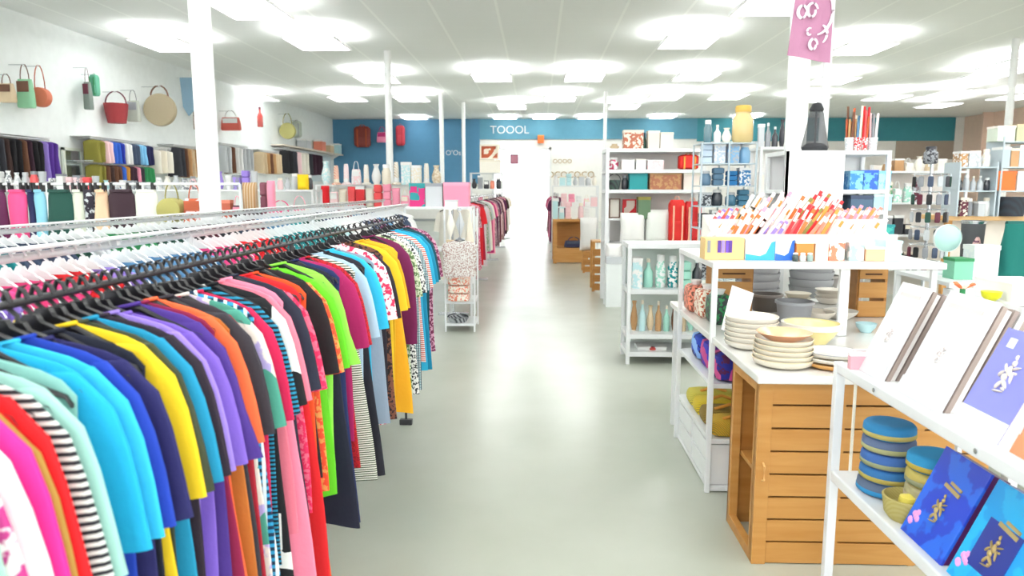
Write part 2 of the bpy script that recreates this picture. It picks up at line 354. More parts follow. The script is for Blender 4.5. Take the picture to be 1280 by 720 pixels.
def mk_hat(r, w, h, d, c, c2='brown', pat=None, sc=40):
    q = w / 2; MB().lathe([(q, .0), (q * .98, h * .08), (q * .58, h * .12), (q * .52, h * .8), (q * .4, h), (.001, h)], 24).build('hat_body', mat(c, 'weave', c2, sc, .8), r, True)
    MB().lathe([(q * .6, h * .12), (q * .58, h * .3)], 24, cap=False).build('ribbon', mat(c2, rough=.6), r, True)
BUILD = {'box': (mk_box, 'storage_box', 'box'), 'jar': (mk_jar, 'lidded_jar', 'jar'), 'bottle': (mk_bottle, 'bottle', 'bottle'), 'vase': (mk_vase, 'vase', 'vase'),
    'handbag': (mk_bag, 'handbag', 'bag'), 'round bag': (mk_round_bag, 'round_bag', 'bag'), 'bowl': (mk_bowl, 'bowl', 'bowl'), 'cushion': (mk_cushion, 'cushion', 'cushion'),
    'picture frame': (mk_frame, 'picture_frame', 'picture'), 'folded cloth': (mk_folded, 'folded_cloth', 'cloth'), 'backpack': (mk_backpack, 'backpack', 'backpack'),
    'basket': (mk_basket, 'basket', 'basket'), 'hat': (mk_hat, 'hat', 'hat')}
def item(kind, px0, px1, py0, py1, Y, c, label, c2='white', pat=None, sc=10, z=None, d=None, rz=0, group=None, name=None, cat=None):
    """kind of goods whose silhouette spans the given pixels when it stands at distance Y"""
    qx = (py0 + py1) / 2 if z is None else py0 + 12; a = at(px0, qx, Y); b_ = at(px1, qx, Y); W_ = b_.x - a.x; z0 = at(px0, py1, Y).z if z is None else z; b_.z = at(px1, py0, Y).z; H_ = max(.03, b_.z - z0)
    f, nm, ct = BUILD[kind]; r = thing(name or nm, label, cat or ct, ((a.x + b_.x) / 2, Y, z0), rz, group)
    f(r, W_, H_, d or min(W_, .3) * .8, c, c2, pat, sc); return r
SHADES = dict(mixed=['white', 'cream', 'pale_grey', 'pale_pink', 'ivory'], pinks=['pink', 'hot_pink', 'pale_pink', 'coral', 'cream', 'red'], dark=['charcoal', 'dark_plum', 'black', 'brown', 'slate', 'grey'])
def row(place, px0, px1, pyb, hpx, Y, z, n, kinds, cols, group=None, c2s=('white', 'cream'), pats=(None,), d=None, seed=0, gap=.12, cycle=None):
    """n goods side by side on one shelf, each labelled by look and neighbour"""
    rr = random.Random(seed + int(px0 * 7 + pyb)); x = px0; prev = None; used = set(); w0 = (px1 - px0) / n
    for i in range(n):
        kd = kinds[rr.randrange(len(kinds))]; c = cols[rr.randrange(len(cols))]
        for _ in range(12):
            key = (kd, c)
            if key not in used: break
            kd = kinds[rr.randrange(len(kinds))]; c = cols[rr.randrange(len(cols))]
        wv = w0 * rr.uniform(1 - gap * 2, 1 - gap); hh = hpx * rr.uniform(.7, 1)
        base = f"{cname(c)} {kd}"
        lb = f"{base} on {place}" + (f", by {prev}" if prev else '')
        if prev is None: lb += ', leftmost'
        if len(lb.split()) > 16: lb = lb.replace('the ', '')
        if len(lb.split()) > 16: lb = f"{base} on {place.replace('the ', '')}, {['leftmost', 'second', 'third', 'fourth', 'fifth', 'sixth', 'seventh', 'eighth'][i]} from left"
        used.add((kd, c)); lb0 = lb
        if lb in LABELS: lb = lb0.replace(base, ['small', 'slim', 'squat'][rr.randrange(3)] + ' ' + base, 1)
        if lb in LABELS: lb = lb0.replace(base, 'another ' + base, 1)
        if lb in LABELS: lb = lb0.replace(base, 'plain ' + base, 1)
        a = at(x + (w0 - wv) / 2, pyb, Y); b_ = at(x + (w0 + wv) / 2, pyb, Y); W_ = b_.x - a.x; H_ = hh * Y / F
        f, nm, ct = BUILD[kd]; r = thing(nm, lb, ct, ((a.x + b_.x) / 2, Y, z), 0, group)
        pt = pats[rr.randrange(len(pats))]
        f(r, W_, H_, d or min(.25, W_ * .9), c, c2s[rr.randrange(len(c2s))], pt, 12)
        prev = base; x += w0

def shelf_unit(name, label, x0, x1, y0, y1, zs, top, m=WHITE, post=.03, back=None, cat='shelf', t=.03, sides=False, posts=True):
    r = thing(name, label, cat, ((x0 + x1) / 2, (y0 + y1) / 2, 0)); hx, hy = (x1 - x0) / 2, (y1 - y0) / 2
    if posts:
        for sx in (-1, 1):
            for sy in (-1, 1):
                cx, cy = sx * (hx - post / 2), sy * (hy - post / 2)
                MB().bb(cx - post / 2, cx + post / 2, cy - post / 2, cy + post / 2, 0, top).build('post', m, r, bevel=.003)
    for z in zs: MB().bb(-hx + (0 if not posts else .001), hx - (0 if not posts else .001), -hy + .001, hy - .001, z - t, z).build('shelf_board', m, r, bevel=.003)
    if back: MB().bb(-hx, hx, hy - .02 + .022, hy + .024, 0.02, top).build('back_panel', back, r)
    if sides:
        for sx in (-1, 1): MB().bb(sx * hx - .012, sx * hx + .012, -hy, hy, 0, top).build('side_panel', m, r)
    return r

# ---------------------------------------------------------------- garments
def mesh_torso(L_, hw=.205, hem=.225, d=.013, A=.006, seed=0, n=28, shoulder=True, zn=14):
    rr = random.Random(seed); ph = [rr.uniform(0, 6.28) for _ in range(5)]; k1, k2 = rr.uniform(18, 30), rr.uniform(8, 14)
    secs = [(0, .06), (-.01, .1), (-.024, .15), (-.04, .183), (-.065, hw), (-.12, hw * .98)] if shoulder else [(0, hw * .7), (-.02, hw * .8)]
    z0 = secs[-1][0]
    for i in range(1, zn + 1):
        t = i / zn; secs.append((z0 + (-L_ - z0) * t, hw * .97 + (hem - hw * .97) * t + .006 * math.sin(5 * t + ph[0])))
    rings = []
    for z, hwid in secs:
        t = -z / L_; ring = []
        for j in range(n):
            a = 2 * math.pi * j / n; x = hwid * math.copysign(abs(math.cos(a)) ** .85, math.cos(a)); e = .35 + .65 * min(1, t * 6)
            y = d * e * math.sin(a) + A * (.3 + t) * (math.sin(k1 * x + ph[1] + 2 * t) + .8 * math.sin(k2 * x + ph[2] - 3 * t)) + A * .8 * math.sin(7 * z + ph[3])
            zz = z + (.012 * math.sin(9 * x + ph[4]) * t)
            ring.append((x, y, zz))
        rings.append(ring)
    return MB().loft(rings, cap=False)
def mesh_sleeve(side, long=False, d=.016, A=.004, seed=0, flare=0., n=16):
    rr = random.Random(seed); ph = rr.uniform(0, 6.28)
    P = [(.11, -.08, .045), (.15, -.09, .062), (.172, -.125, .073), (.186, -.18, .077), (.2, -.25, .077), (.213, -.345 - flare * .3, .078 + flare * .4)]
    if long: P = P[:4] + [(.2, -.26, .072), (.215, -.38, .064), (.225, -.48, .056), (.228, -.56, .05), (.228, -.58, .05)]
    rings = []
    for i, (x, z, w_) in enumerate(P):
        q = P[min(i + 1, len(P) - 1)]; p0 = P[max(i - 1, 0)]; tx, tz = q[0] - p0[0], q[1] - p0[1]; l = math.hypot(tx, tz); tx /= l; tz /= l
        nx, nz = -tz, tx; ring = []
        for j in range(n):
            a = 2 * math.pi * j / n; u = w_ * math.cos(a)
            y = d * math.sin(a) * (.5 + .5 * min(1, i / 3)) + A * (i / 4) * math.sin(60 * u + ph + i)
            ring.append((side * (x + nx * u), y, z + nz * u))
        rings.append(ring)
    return MB().loft(rings, cap=False)
def garment(label, loc, L_, m, sleeve='short', cat='shirt', name='shirt', collar=None, seed=0, rz=0., hem=.225, trim=None, cuff=None, A=.006, group=None, d=.013):
    """hangs at loc (the neck); the Empty stands at the hem"""
    r = thing(name, label, cat, (loc[0], loc[1], loc[2] - L_), rz, group); T = Matrix.Translation((0, 0, L_))
    mesh_torso(L_, seed=seed, hem=hem, A=A, d=d).xform(T).build('torso', m, r, 'all')
    if sleeve != 'none':
        for s in (-1, 1):
            mesh_sleeve(s, sleeve == 'long', seed=seed + s, flare=.05 if sleeve == 'flare' else 0).xform(T).build('sleeve', m, r, 'all')
            if cuff: 
                x_, z_ = (.248, -.345) if sleeve != 'long' else (.258, -.6)
                MB().box((s * x_, 0, L_ + z_), (.17 if sleeve != 'long' else .105, .034, .018), Matrix.Rotation(s * .2, 3, 'Y')).build('cuff', cuff, r)
    cm_ = collar or m
    ring = [(.058 * math.cos(t), .014 * math.sin(t), L_ + .002 - .012 * (1 - abs(math.cos(t)))) for t in [2 * math.pi * k / 20 for k in range(21)]]
    MB().tube(ring, .0045, 6).build('collar', cm_, r, True)
    if trim: 
        mesh_torso(L_ + .02, seed=seed, hem=hem + .004, A=A, d=d + .002)
        MB().tube([(hem * math.cos(t), (d + .002) * math.sin(t), .01) for t in [2 * math.pi * k / 28 for k in range(29)]], .012, 6).build('hem_trim', trim, r, True)
    return r
def hanger(label, loc, m, rail_z, rz=0., group=None, hw=.2, thick=.011, cat='hanger', wide=.03):
    r = thing('clothes_hanger', label, cat, loc, rz, group); dz = rail_z - loc[2]
    b_ = MB(); P = [(-hw, -.07), (-hw * .96, -.056), (-hw * .55, -.022), (-.06, .004), (0, .012), (.06, .004), (hw * .55, -.022), (hw * .96, -.056), (hw, -.07)]
    rings = []
    for i, (x, z) in enumerate(P):
        ww = wide * (.35 + .65 * (1 - abs(x) / hw)); rings.append([(x, thick * math.cos(t) , z - ww / 2 + ww / 2 * math.sin(t)) for t in [2 * math.pi * k / 8 for k in range(8)]])
    if thick < .012: b_.prism([(-.06, -.01), (.06, -.01), (.045, .012), (.02, .022), (.012, .036), (-.012, .036), (-.02, .022), (-.045, .012)], -thick * .9, thick * .9)
    b_.loft(rings).build('hanger_arms', m, r, True)
    hk = [(0, 0, .02), (0, 0, max(.024, dz - .035))] + [(-.022 * math.sin(t) , 0, dz - .005 - .0 + .022 * -math.cos(t)) for t in [0.25 * math.pi * k for k in range(1, 7)]]
    MB().tube(hk, .0045, 6).build('hook', m, r, True)
    return r
RX = -.92; RZ = 1.45; NZ = 1.398
F_ = lambda c, c2=None, pat=None, sc=1., c3=None: mat(c, pat, c2, sc, .85, c3=c3)
fl = 26
rack = [  # Y, neck/label, material, sleeve, length, name, label
 (.70, F_('slate'), 'short', .72, 'shirt', 'slate blue short sleeve shirt at the near end of front rail'),
 (.735, F_('charcoal'), 'none', .95, 'dress', 'charcoal sleeveless dress near the front end of the rail'),
 (.78, F_('mint'), 'short', .74, 'shirt', 'pale mint green shirt, nearest light coloured one on front rail'),
 (.812, F_('a9d9c4'), 'short', .8, 'shirt', 'soft mint shirt just behind the nearest mint one'),
 (.845, F_('f6f1f0', 'c23a86', 'floral', 12), 'short', .8, 'shirt', 'white shirt with magenta print at its neck'),
 (.868, F_('f4eef0'), 'short', .82, 'shirt', 'plain white shirt beside the magenta printed one'),
 (.90, F_('ee2c92'), 'short', .8, 'shirt', 'bright fuchsia shirt between white and red shirts'),
 (.928, F_('b08a3c'), 'short', .7, 'shirt', 'golden brown shirt behind the fuchsia shirt'),
 (.953, F_('e3131c'), 'short', .82, 'shirt', 'bright red shirt in front of the black striped shirt'),
 (.99, F_('dfe9e4', '23262c', 'hstripe', 24), 'short', .8, 'shirt', 'white shirt with narrow black stripes near the front end'),
 (1.02, F_('9fd0c4'), 'short', .75, 'shirt', 'sage mint shirt beside the black striped shirt'),
 (1.06, F_('86bdb4'), 'none', .9, 'dress', 'dusty aqua sleeveless dress behind the sage mint shirt'),
 (1.10, F_('17a9d8'), 'short', .78, 'shirt', 'cyan shirt, nearer of the two bright cyan ones'),
 (1.145, F_('2fb9e4'), 'short', .8, 'shirt', 'cyan shirt, farther of the two bright cyan ones'),
 (1.185, F_('1b3fae'), 'short', .84, 'shirt', 'royal blue shirt right behind the cyan pair'),
 (1.225, F_('24235e'), 'short', .76, 'shirt', 'dark indigo shirt with a broad sleeve before the yellow'),
 (1.26, F_('161b2c'), 'none', 1.0, 'dress', 'ink black long dress between indigo and yellow shirts'),
 (1.295, F_('ecc81c'), 'short', .74, 'shirt', 'lemon yellow shirt near the front of the rail'),
 (1.33, F_('3b4430'), 'short', .72, 'shirt', 'dark olive shirt just behind the lemon yellow shirt'),
 (1.36, F_('1790b8'), 'short', .7, 'shirt', 'narrow deep turquoise shirt between olive and plum black'),
 (1.395, F_('2a1e2c'), 'short', .72, 'shirt', 'plum black shirt in front of the lilac one'),
 (1.435, F_('9a80d8'), 'short', .74, 'shirt', 'lilac shirt, nearer of the lilac pair'),
 (1.475, F_('7e5fc4'), 'short', .76, 'shirt', 'deeper lilac shirt behind the first lilac one'),
 (1.51, F_('4a2f86'), 'flare', .7, 'shirt', 'dark violet shirt with wide flared sleeve'),
 (1.545, F_('8e1645'), 'none', 1.0, 'dress', 'long wine red dress showing below the lilac sleeves'),
 (1.585, F_('f0693a'), 'short', .74, 'shirt', 'bright orange shirt behind the lilac pair'),
 (1.62, F_('c0702c'), 'none', 1.02, 'dress', 'long rust orange dress showing below the orange shirt'),
 (1.655, F_('35323a'), 'short', .74, 'shirt', 'charcoal grey shirt behind the bright orange one'),
 (1.69, F_('a8182c'), 'none', 1.02, 'dress', 'long dark red dress beside the blue plaid one'),
 (1.73, F_('e9e0d6', 'b2a4d8', 'floral', 8, '4a9a86'), 'short', .76, 'shirt', 'cream shirt with lavender and green splashes'),
 (1.77, F_('2f9fd0', '12304f', 'plaid', 16, 'e8f2f4'), 'none', 1.03, 'dress', 'long blue and black plaid dress hanging low'),
 (1.81, F_('d01a50'), 'short', .72, 'shirt', 'raspberry shirt behind the cream splashed one'),
 (1.85, F_('1f8fb4', '0c1420', 'hstripe', 26), 'short', .76, 'shirt', 'turquoise shirt with narrow black zebra stripes'),
 (1.895, F_('16161a', 'f2f0ea', 'blocks', 9), 'short', 1.02, 'dress', 'long black dress with large white blocks'),
 (1.94, F_('f07d92'), 'short', .74, 'shirt', 'salmon pink shirt in front of the dark navy one'),
 (1.985, F_('f58ba6'), 'none', .95, 'dress', 'long rose pink dress showing under the sleeves'),
 (2.03, F_('262a3c'), 'short', .74, 'shirt', 'dark navy grey shirt behind the salmon pink one'),
 (2.08, F_('e8265a', 'f06a86', 'print', 30), 'short', .74, 'shirt', 'deep pink textured shirt in front of the black one'),
 (2.13, F_('d81c22'), 'none', .99, 'dress', 'long scarlet dress hanging to the orange hem'),
 (2.18, F_('e8501c'), 'none', 1.0, 'dress', 'long orange red dress with the lowest hem'),
 (2.23, F_('1b161a'), 'short', .7, 'shirt', 'black shirt just in front of the lime pair'),
 (2.28, F_('f0502c', 'f09a50', 'floral', 26), 'short', .74, 'shirt', 'orange and red printed shirt before the lime pair'),
 (2.35, F_('62cc1c'), 'short', .8, 'shirt', 'lime green shirt, nearer of the lime pair'),
 (2.43, F_('8fe04a'), 'flare', .72, 'shirt', 'lime green shirt with wide sleeve, farther of the pair'),
 (2.49, F_('181c30'), 'none', .97, 'trousers', 'long midnight navy garment hanging under the lime sleeves'),
 (2.56, F_('1f2c5c'), 'none', 1.0, 'dress', 'long navy blue dress beside the midnight navy one'),
 (2.62, F_('a8185c'), 'short', .7, 'shirt', 'magenta shirt directly in front of the crimson one'),
 (2.69, F_('c41a24', '8e1020', 'print', 60), 'short', .82, 'shirt', 'crimson textured shirt with a hanging wide sleeve'),
 (2.78, F_('e6e6da', '48523a', 'hstripe', 34), 'none', .93, 'dress', 'long white dress with olive speckled stripes'),
 (2.86, F_('a9c4d8'), 'short', .72, 'shirt', 'pale blue grey shirt behind the crimson one'),
 (2.94, F_('22222c'), 'none', .95, 'dress', 'long black dress beside the olive speckled one'),
 (3.02, F_('2cb4dc'), 'short', .74, 'shirt', 'sky cyan shirt midway along the front rail'),
 (3.10, F_('8a98a8'), 'none', .8, 'dress', 'grey blue dress showing below the sky cyan shirt'),
 (3.18, F_('f0eaea', 'e0305a', 'floral', 24), 'short', .84, 'shirt', 'white shirt with pink red flowers and loose sleeve'),
 (3.26, F_('26202a'), 'short', .7, 'shirt', 'black shirt in front of the mustard group'),
 (3.34, F_('7a4a38', '241a1c', 'floral', 30), 'none', .86, 'dress', 'brown and black patterned dress before the mustard group'),
 (3.43, F_('e8c020'), 'short', .82, 'shirt', 'golden yellow shirt, nearest of the mustard group'),
 (3.55, F_('dca818'), 'short', .9, 'shirt', 'mustard yellow shirt, middle of the mustard group'),
 (3.66, F_('f0b020'), 'none', .92, 'dress', 'amber dress, farthest of the mustard group'),
 (3.80, F_('70184e'), 'long', .95, 'dress', 'plum purple dress just behind the mustard group'),
 (3.93, F_('cfd8b8', '5c7a48', 'floral', 30), 'short', .88, 'shirt', 'pale green leaf patterned shirt behind the plum dress'),
 (4.06, F_('e8e8e4', '262a30', 'print', 40), 'short', .92, 'shirt', 'black and white speckled shirt near the far end'),
 (4.18, F_('dfe6e6', '48909c', 'plaid', 34, '2a3038'), 'short', .93, 'shirt', 'grey and teal checked shirt near the far end'),
 (4.32, F_('f0e4e4', 'd06048', 'hstripe', 26), 'short', .8, 'shirt', 'white shirt with thin coral stripes near the far end'),
 (4.44, F_('2aa9d0'), 'short', .9, 'shirt', 'bright turquoise shirt, third from the far end'),
 (4.58, F_('1488ac'), 'short', .9, 'shirt', 'darker turquoise shirt, second turquoise from the far end'),
 (4.70, F_('14505c'), 'short', .9, 'shirt', 'petrol green shirt close to the far end'),
 (4.82, F_('7a2c50', 'd8a0b8', 'floral', 30), 'short', .86, 'shirt', 'plum floral shirt at the far end of front rail')]
for i, (Y, m, sl, L_, kd, lb) in enumerate(rack):
    rr = random.Random(i); rz = rr.uniform(-.05, .05) if Y < 2.6 else rr.uniform(-.12, .12)
    nz = NZ + rr.uniform(-.012, .006); dd = .012 if Y < 2.1 else .02
    garment(lb, (RX, Y, nz), L_, m, sl, {'shirt': 'shirt', 'dress': 'dress', 'trousers': 'dress'}[kd], 'shirt' if kd == 'shirt' else 'dress', seed=i, rz=rz, A=.0045 if Y < 2.1 else .009, d=dd, hem=(.262 if sl == 'none' else .225) + rr.uniform(-.01, .012))
    short = lb.split(',')[0].split(' with ')[0].split(' behind ')[0].split(' beside ')[0].split(' in front ')[0].split(' between ')[0].split(' near ')[0].split(' just ')[0]
    lbh = f"black plastic hanger holding the {short}"
    if 'cyan shirt' == short or short in ('lime green shirt', 'lilac shirt', 'black shirt') or lbh in LABELS: lbh = 'black plastic hanger holding the ' + ' '.join(lb.replace(',', '').split()[:11])
    hanger(lbh, (RX, Y, nz - .007), BLACKP, RZ + .012, rz, wide=.02, thick=.0075)

def rail(label, x, y0, y1, z, m=WIRE, name='clothes_rail', nleg=3, r_=.014, wide=.28, panel=None):
    r = thing(name, label, 'clothes rail', (x, (y0 + y1) / 2, 0)); h = (y1 - y0) / 2
    MB().tube([(0, -h, z), (0, h, z)], r_, 12).build('rail_bar', m, r, True)
    for i in range(nleg):
        y = -h + .02 + (2 * h - .04) * i / (nleg - 1)
        MB().tube([(0, y, .04), (0, y, z)], r_ * 1.1, 12).build('leg', m, r, True)
        MB().bb(-wide, wide, y - .02, y + .02, 0, .04).build('foot', m, r, bevel=.005)
    return r
rail('long dark clothes rail carrying the bright shirts beside the aisle', RX, .42, 4.9, RZ, mat('2a2a2e', rough=.35), nleg=3, wide=.045, r_=.008)
# white top screens above the second and third rail (wire ladders)
def cheap_pair(x, label):
    pass
# white-hanger rails: one hanger and one garment of each length, then copies
wh = hanger('TEMP hanger one two', (0, -20, 1.4), mat('f4f6f6', rough=.3), 1.4 + .072, thick=.0045, wide=.014, hw=.17); proto(wh)
gt = []
for s in range(3):
    r = thing('top', f'TEMP garment number {s}', 'top', (0, -20, 1.4)); L_ = .62
    mesh_torso(L_, seed=50 + s, hw=.165, hem=.19, d=.016, A=.006, n=16, zn=5).xform(Matrix.Translation((0, 0, -.008))).build('torso', mat('white'), r, 'all')
    for sd in (-1, 1): mesh_sleeve(sd, False, n=8, seed=s).xform(Matrix.Translation((sd * -.04, 0, -.008))).build('sleeve', mat('white'), r, 'all')
    gt.append(proto(r))
def white_rail(which, x, y0, y1, z, step, cols, n_max=90):
    rail(f'white clothes rail {which}', x, y0 - .1, y1 + .1, z, WIRE, nleg=5, wide=.16)
    top = MB()                                   # flat white size strip that runs above the bar
    o = thing('label_strip', f'flat white strip above the bar of the {which.split(",")[0].replace("standing ", "")} rail', 'shelf strip', (x + .02, (y0 + y1) / 2, z + .022))
    h = (y1 - y0) / 2 + .1
    MB().bb(-.025, .025, -h, h, 0, .012).build('strip', WHITE, o, bevel=.004)
    k = int(2 * h / 1.15)
    for i in range(k + 1): MB().bb(-.012, .012, -h + 2 * h * i / k - .012, -h + 2 * h * i / k + .012, -.022, 0).build('bracket', WHITE, o)
    y = y0; i = 0; rr = random.Random(int(z * 100 + abs(x) * 10)); run = 0; c = None
    while y < y1 and i < n_max:
        if run <= 0: c = cols[rr.randrange(len(cols))]; run = rr.randrange(2, 7)
        run -= 1; nzz = z - .062 + rr.uniform(-.006, .006); rz = rr.uniform(-.08, .08)
        part = 'near' if i < n_max * .33 else 'middle' if i < n_max * .66 else 'far'
        dup(wh, (x, y, nzz), rz, f'white plastic hanger on the {part} part of the {which.split(",")[0].replace("standing ", "")} rail', f'white hangers on the {which.split(",")[0].replace("standing ", "")} rail, {part} part')
        m = mat(c, rough=.85)
        dup(gt[rr.randrange(3)], (x, y, nzz), rz, f'{cname(c)} small top on the {part} part of the {which.split(",")[0].replace("standing ", "")} rail', f'tops on the {which.split(",")[0].replace("standing ", "")} rail', {'torso': m, 'sleeve': m})
        y += step * (1 + .012 * i); i += 1
white_rail('second, standing behind the bright shirts', -1.62, 1.55, 8.7, 1.437, .055, ['teal', 'slate', 'pale_grey', 'crimson', 'steel_blue', 'red', 'dark_green', 'navy', 'charcoal', 'white', 'lavender', 'plum', 'aqua', 'hot_pink'], 84)
white_rail('third, standing behind the second', -2.75, 2.9, 12.7, 1.43, .068, ['slate', 'charcoal', 'teal', 'steel_blue', 'dark_green', 'maroon', 'navy', 'pale_grey', 'black', 'green', 'brown'], 84)
for p_ in [wh] + gt:
    for ch in KIDS[p_.name]: bpy.data.objects.remove(ch)
    LABELS.pop(p_['label'], None); bpy.data.objects.remove(p_)

# aisle rail farther down on the left
far_cols = ['ivory', 'white', 'cream', 'maroon', 'crimson', 'magenta', 'red', 'crimson', 'pale_grey', 'green', 'pale_grey', 'ivory', 'magenta', 'pink', 'dark_plum', 'plum', 'charcoal', 'maroon', 'pale_pink', 'brown', 'plum', 'pink', 'dark_brown']
rail('far chrome clothes rail on the left edge of the aisle', -1.1, 9.3, 24, 1.5, CHROME, nleg=5, wide=.2)
Y = 9.6; i = 0; prev = 'open end'
while Y < 23.5:
    c = far_cols[i % len(far_cols)] ; rr = random.Random(i + 300)
    pt = rr.random() < .25
    half = 'nearer half' if i < len(far_cols) else 'farther half'
    lb = f"{cname(c)} {'patterned ' if pt else ''}dress on {half} of far aisle rail, behind the {prev}"
    garment(lb, (-1.1, Y, 1.42), rr.uniform(.9, 1.12), mat(c, 'floral', 'pale_pink', 40, .85) if pt else mat(c, rough=.85), 'short' if rr.random() < .5 else 'none', 'dress', 'dress', seed=i + 200, rz=rr.uniform(-.2, .2), d=.05, A=.018)
    hanger(f"hanger of the {cname(c)} dress on {half} of far rail, behind {prev}", (-1.1, Y, 1.418), BLACKP, 1.515, 0, thick=.014)
    prev = cname(c) + ' dress' if not pt else f'patterned {cname(c)} dress'; Y += .3 * (1 + .07 * i); i += 1
# right-hand far rail (dark plum garments beside the doorway)
x_ = at(696, 270, 20).x
rail('far clothes rail on the right edge of the aisle', x_, 18.8, 25, 1.5, CHROME, nleg=3, wide=.2)
for i, c in enumerate(['plum', 'pink', 'dark_plum', 'hot_pink', 'maroon', 'pale_pink', 'dark_brown']):
    garment(f"{cname(c)} dress on the far rail right of the doorway", (x_, 19 + i * .8, 1.42), 1.15, mat(c, rough=.85), 'short', 'dress', 'dress', seed=i + 400, rz=.1, d=.08, A=.02)
    hanger(f"hanger with the {cname(c)} dress right of the doorway", (x_, 19 + i * .8, 1.418), BLACKP, 1.515, 0, thick=.014)

# rack end with scarves, cream trousers and a patterned bin, beyond the bright shirts
ex0, ex1 = at(556, 400, 8.2).x, at(592, 400, 8.2).x
e = shelf_unit('display_stand', 'white end stand with patterned goods beyond the turquoise shirts', ex0, ex1 + .02, 8.2, 8.7, [.1, .36], 1.42, WIRE, post=.02, cat='display stand')
item('basket', 559, 586, 392, 410, 8.32, 'pale_grey', 'speckled grey bin on the bottom of the white end stand', 'charcoal', z=.1, d=.2, name='bin', cat='basket')
for k, (p0, p1, c, c2, py0, py1, nm) in enumerate([(557, 568, 'ivory', 'beige', 262, 300, 'ivory'), (569, 580, 'pale_grey', 'white', 262, 298, 'pale grey'), (581, 592, 'cream', 'beige', 262, 340, 'long cream')]):
    a = at((p0 + p1) / 2, py0, 8.1); L_ = (py1 - py0) * 8.1 / F
    r = thing('scarf', f'{nm} scarf hanging from the top of the white end stand', 'scarf', (a.x, 8.14, a.z - L_))
    MB().tube([(0, 0, L_), (0, .03, L_ - .02), (0, 0, L_ * .5), (0, 0, 0)], [.02, .035, .05, .055], 10).xform(Matrix.Diagonal((1, .5, 1, 1))).build('cloth', mat(c, rough=.9), r, True)
    MB().bb(-.05, .05, -.015, .015, -.03, 0).build('fringe', mat(c2, rough=.9), r)
a = at(574, 312, 8.0)
garment('white top with grey collar hanging on the white end stand', (a.x, 8.05, a.z + .1), .42, F_('e6e4e0', 'b08f88', 'floral', 34), 'none', 'top', 'top', collar=BLACKP, seed=77, hem=.17)
hanger('grey hanger of the white top on the end stand', (a.x, 8.05, a.z + .098), mat('grey', rough=.4), 1.42, thick=.006, hw=.16)
item('folded cloth', 560, 588, 345, 388, 8.3, 'ivory', 'pink and grey floral cloth pile on the white end stand', 'salmon', 'floral', 26, z=.36, d=.3)
item('box', 557, 572, 250, 262, 8.3, 'white', 'small white box on the top of the end stand', 'pale_grey', z=1.42)

# ---------------------------------------------------------------- left half, middle distance
# board with boxes above the turquoise shirts
bx0, bx1 = at(500, 260, 9.2).x, at(592, 260, 9.2).x
zb = at(500, 258, 9.2).z
shelf_unit('shelf_unit', 'white shelf unit carrying pink and grey boxes by the aisle', bx0, bx1, 8.95, 9.45, [zb, .9], zb, WHITE, cat='shelf', post=.03)
item('box', 513, 532, 229, 258, 9.15, 'magenta', 'magenta and teal picture box on shelf left of grey box', 'teal', 'blocks', 12, z=zb)
item('box', 533, 554, 229, 258, 9.15, 'pale_grey', 'plain light grey box between magenta and pink boxes', 'grey', z=zb)
item('box', 556, 587, 228, 258, 9.15, 'f08ca6', 'large pink box with lid at the aisle end of shelf', 'pink', z=zb)
item('folded cloth', 522, 545, 263, 277, 9.0, 'b0283a', 'dark red folded cloth under the board with boxes', z=.9) if False else item('box', 522, 545, 262, 276, 9.2, 'crimson', 'dark red box under the board with pink boxes', 'red', z=at(0, 284, 9.2).z) if False else None
# three clutter shelves (px range, base row, distance)
def gondola(name, label, px0, px1, Y, zs, top, depth=.5, back=None):
    x0, x1 = at(px0, 236, Y).x, at(px1, 236, Y).x
    return shelf_unit(name, label, x0, x1, Y - depth * .4, Y + depth * .6, zs, top, WHITE, post=.035, back=back, cat='shelf')
BK = mat('f0f3f2', rough=.6)
z1, z2 = at(480, 259, 13.5).z, at(480, 231, 13.5).z
gondola('display_shelf', 'two tier white shelf of pink goods below the blue wall', 398, 556, 13.5, [z1, z2], z2, back=None)
row('the lower tier of pink goods', 402, 512, 259, 31, 13.3, z1, 10, ['handbag', 'box', 'cushion', 'folded cloth'], ['pink', 'hot_pink', 'pale_pink', 'coral', 'cream', 'f05a7c' if False else 'red', 'ivory'], seed=2, gap=.04)
row('the upper tier under the blue wall', 402, 552, 231, 30, 13.3, z2, 12, ['box', 'vase', 'handbag', 'jar', 'hat'], ['cream', 'pale_pink', 'ivory', 'white', 'beige', 'aqua', 'salmon'], seed=3, gap=.05, pats=(None, 'floral'))
# tall aisle shelf left of the doorway
z3, z4, z5 = at(610, 258, 24.8).z, at(610, 236, 24.8).z, at(610, 216, 24.8).z
gondola('display_shelf', 'tall white shelf of small goods left of the doorway', 588, 628, 24.8, [z3, z4, z5], z5, depth=.5)
row('the lowest visible board left of the doorway', 589, 627, 258, 18, 24.7, z3, 5, ['box', 'jar', 'handbag'], ['pale_pink', 'charcoal', 'cream', 'pink', 'white'], seed=5)
row('the middle board left of the doorway', 589, 627, 236, 17, 24.7, z4, 5, ['box', 'jar', 'vase', 'handbag'], ['charcoal', 'pale_pink', 'grey', 'salmon', 'ivory'], seed=6)
item('picture frame', 600, 624, 181, 200, 24.7, 'rust', 'orange and red poster standing above the far left shelf', 'cream', 'blocks', 5, z=z5 + .44)
item('box', 600, 626, 200, 216, 24.7, 'ivory', 'ivory box under the orange and red poster', 'cream', z=z5)
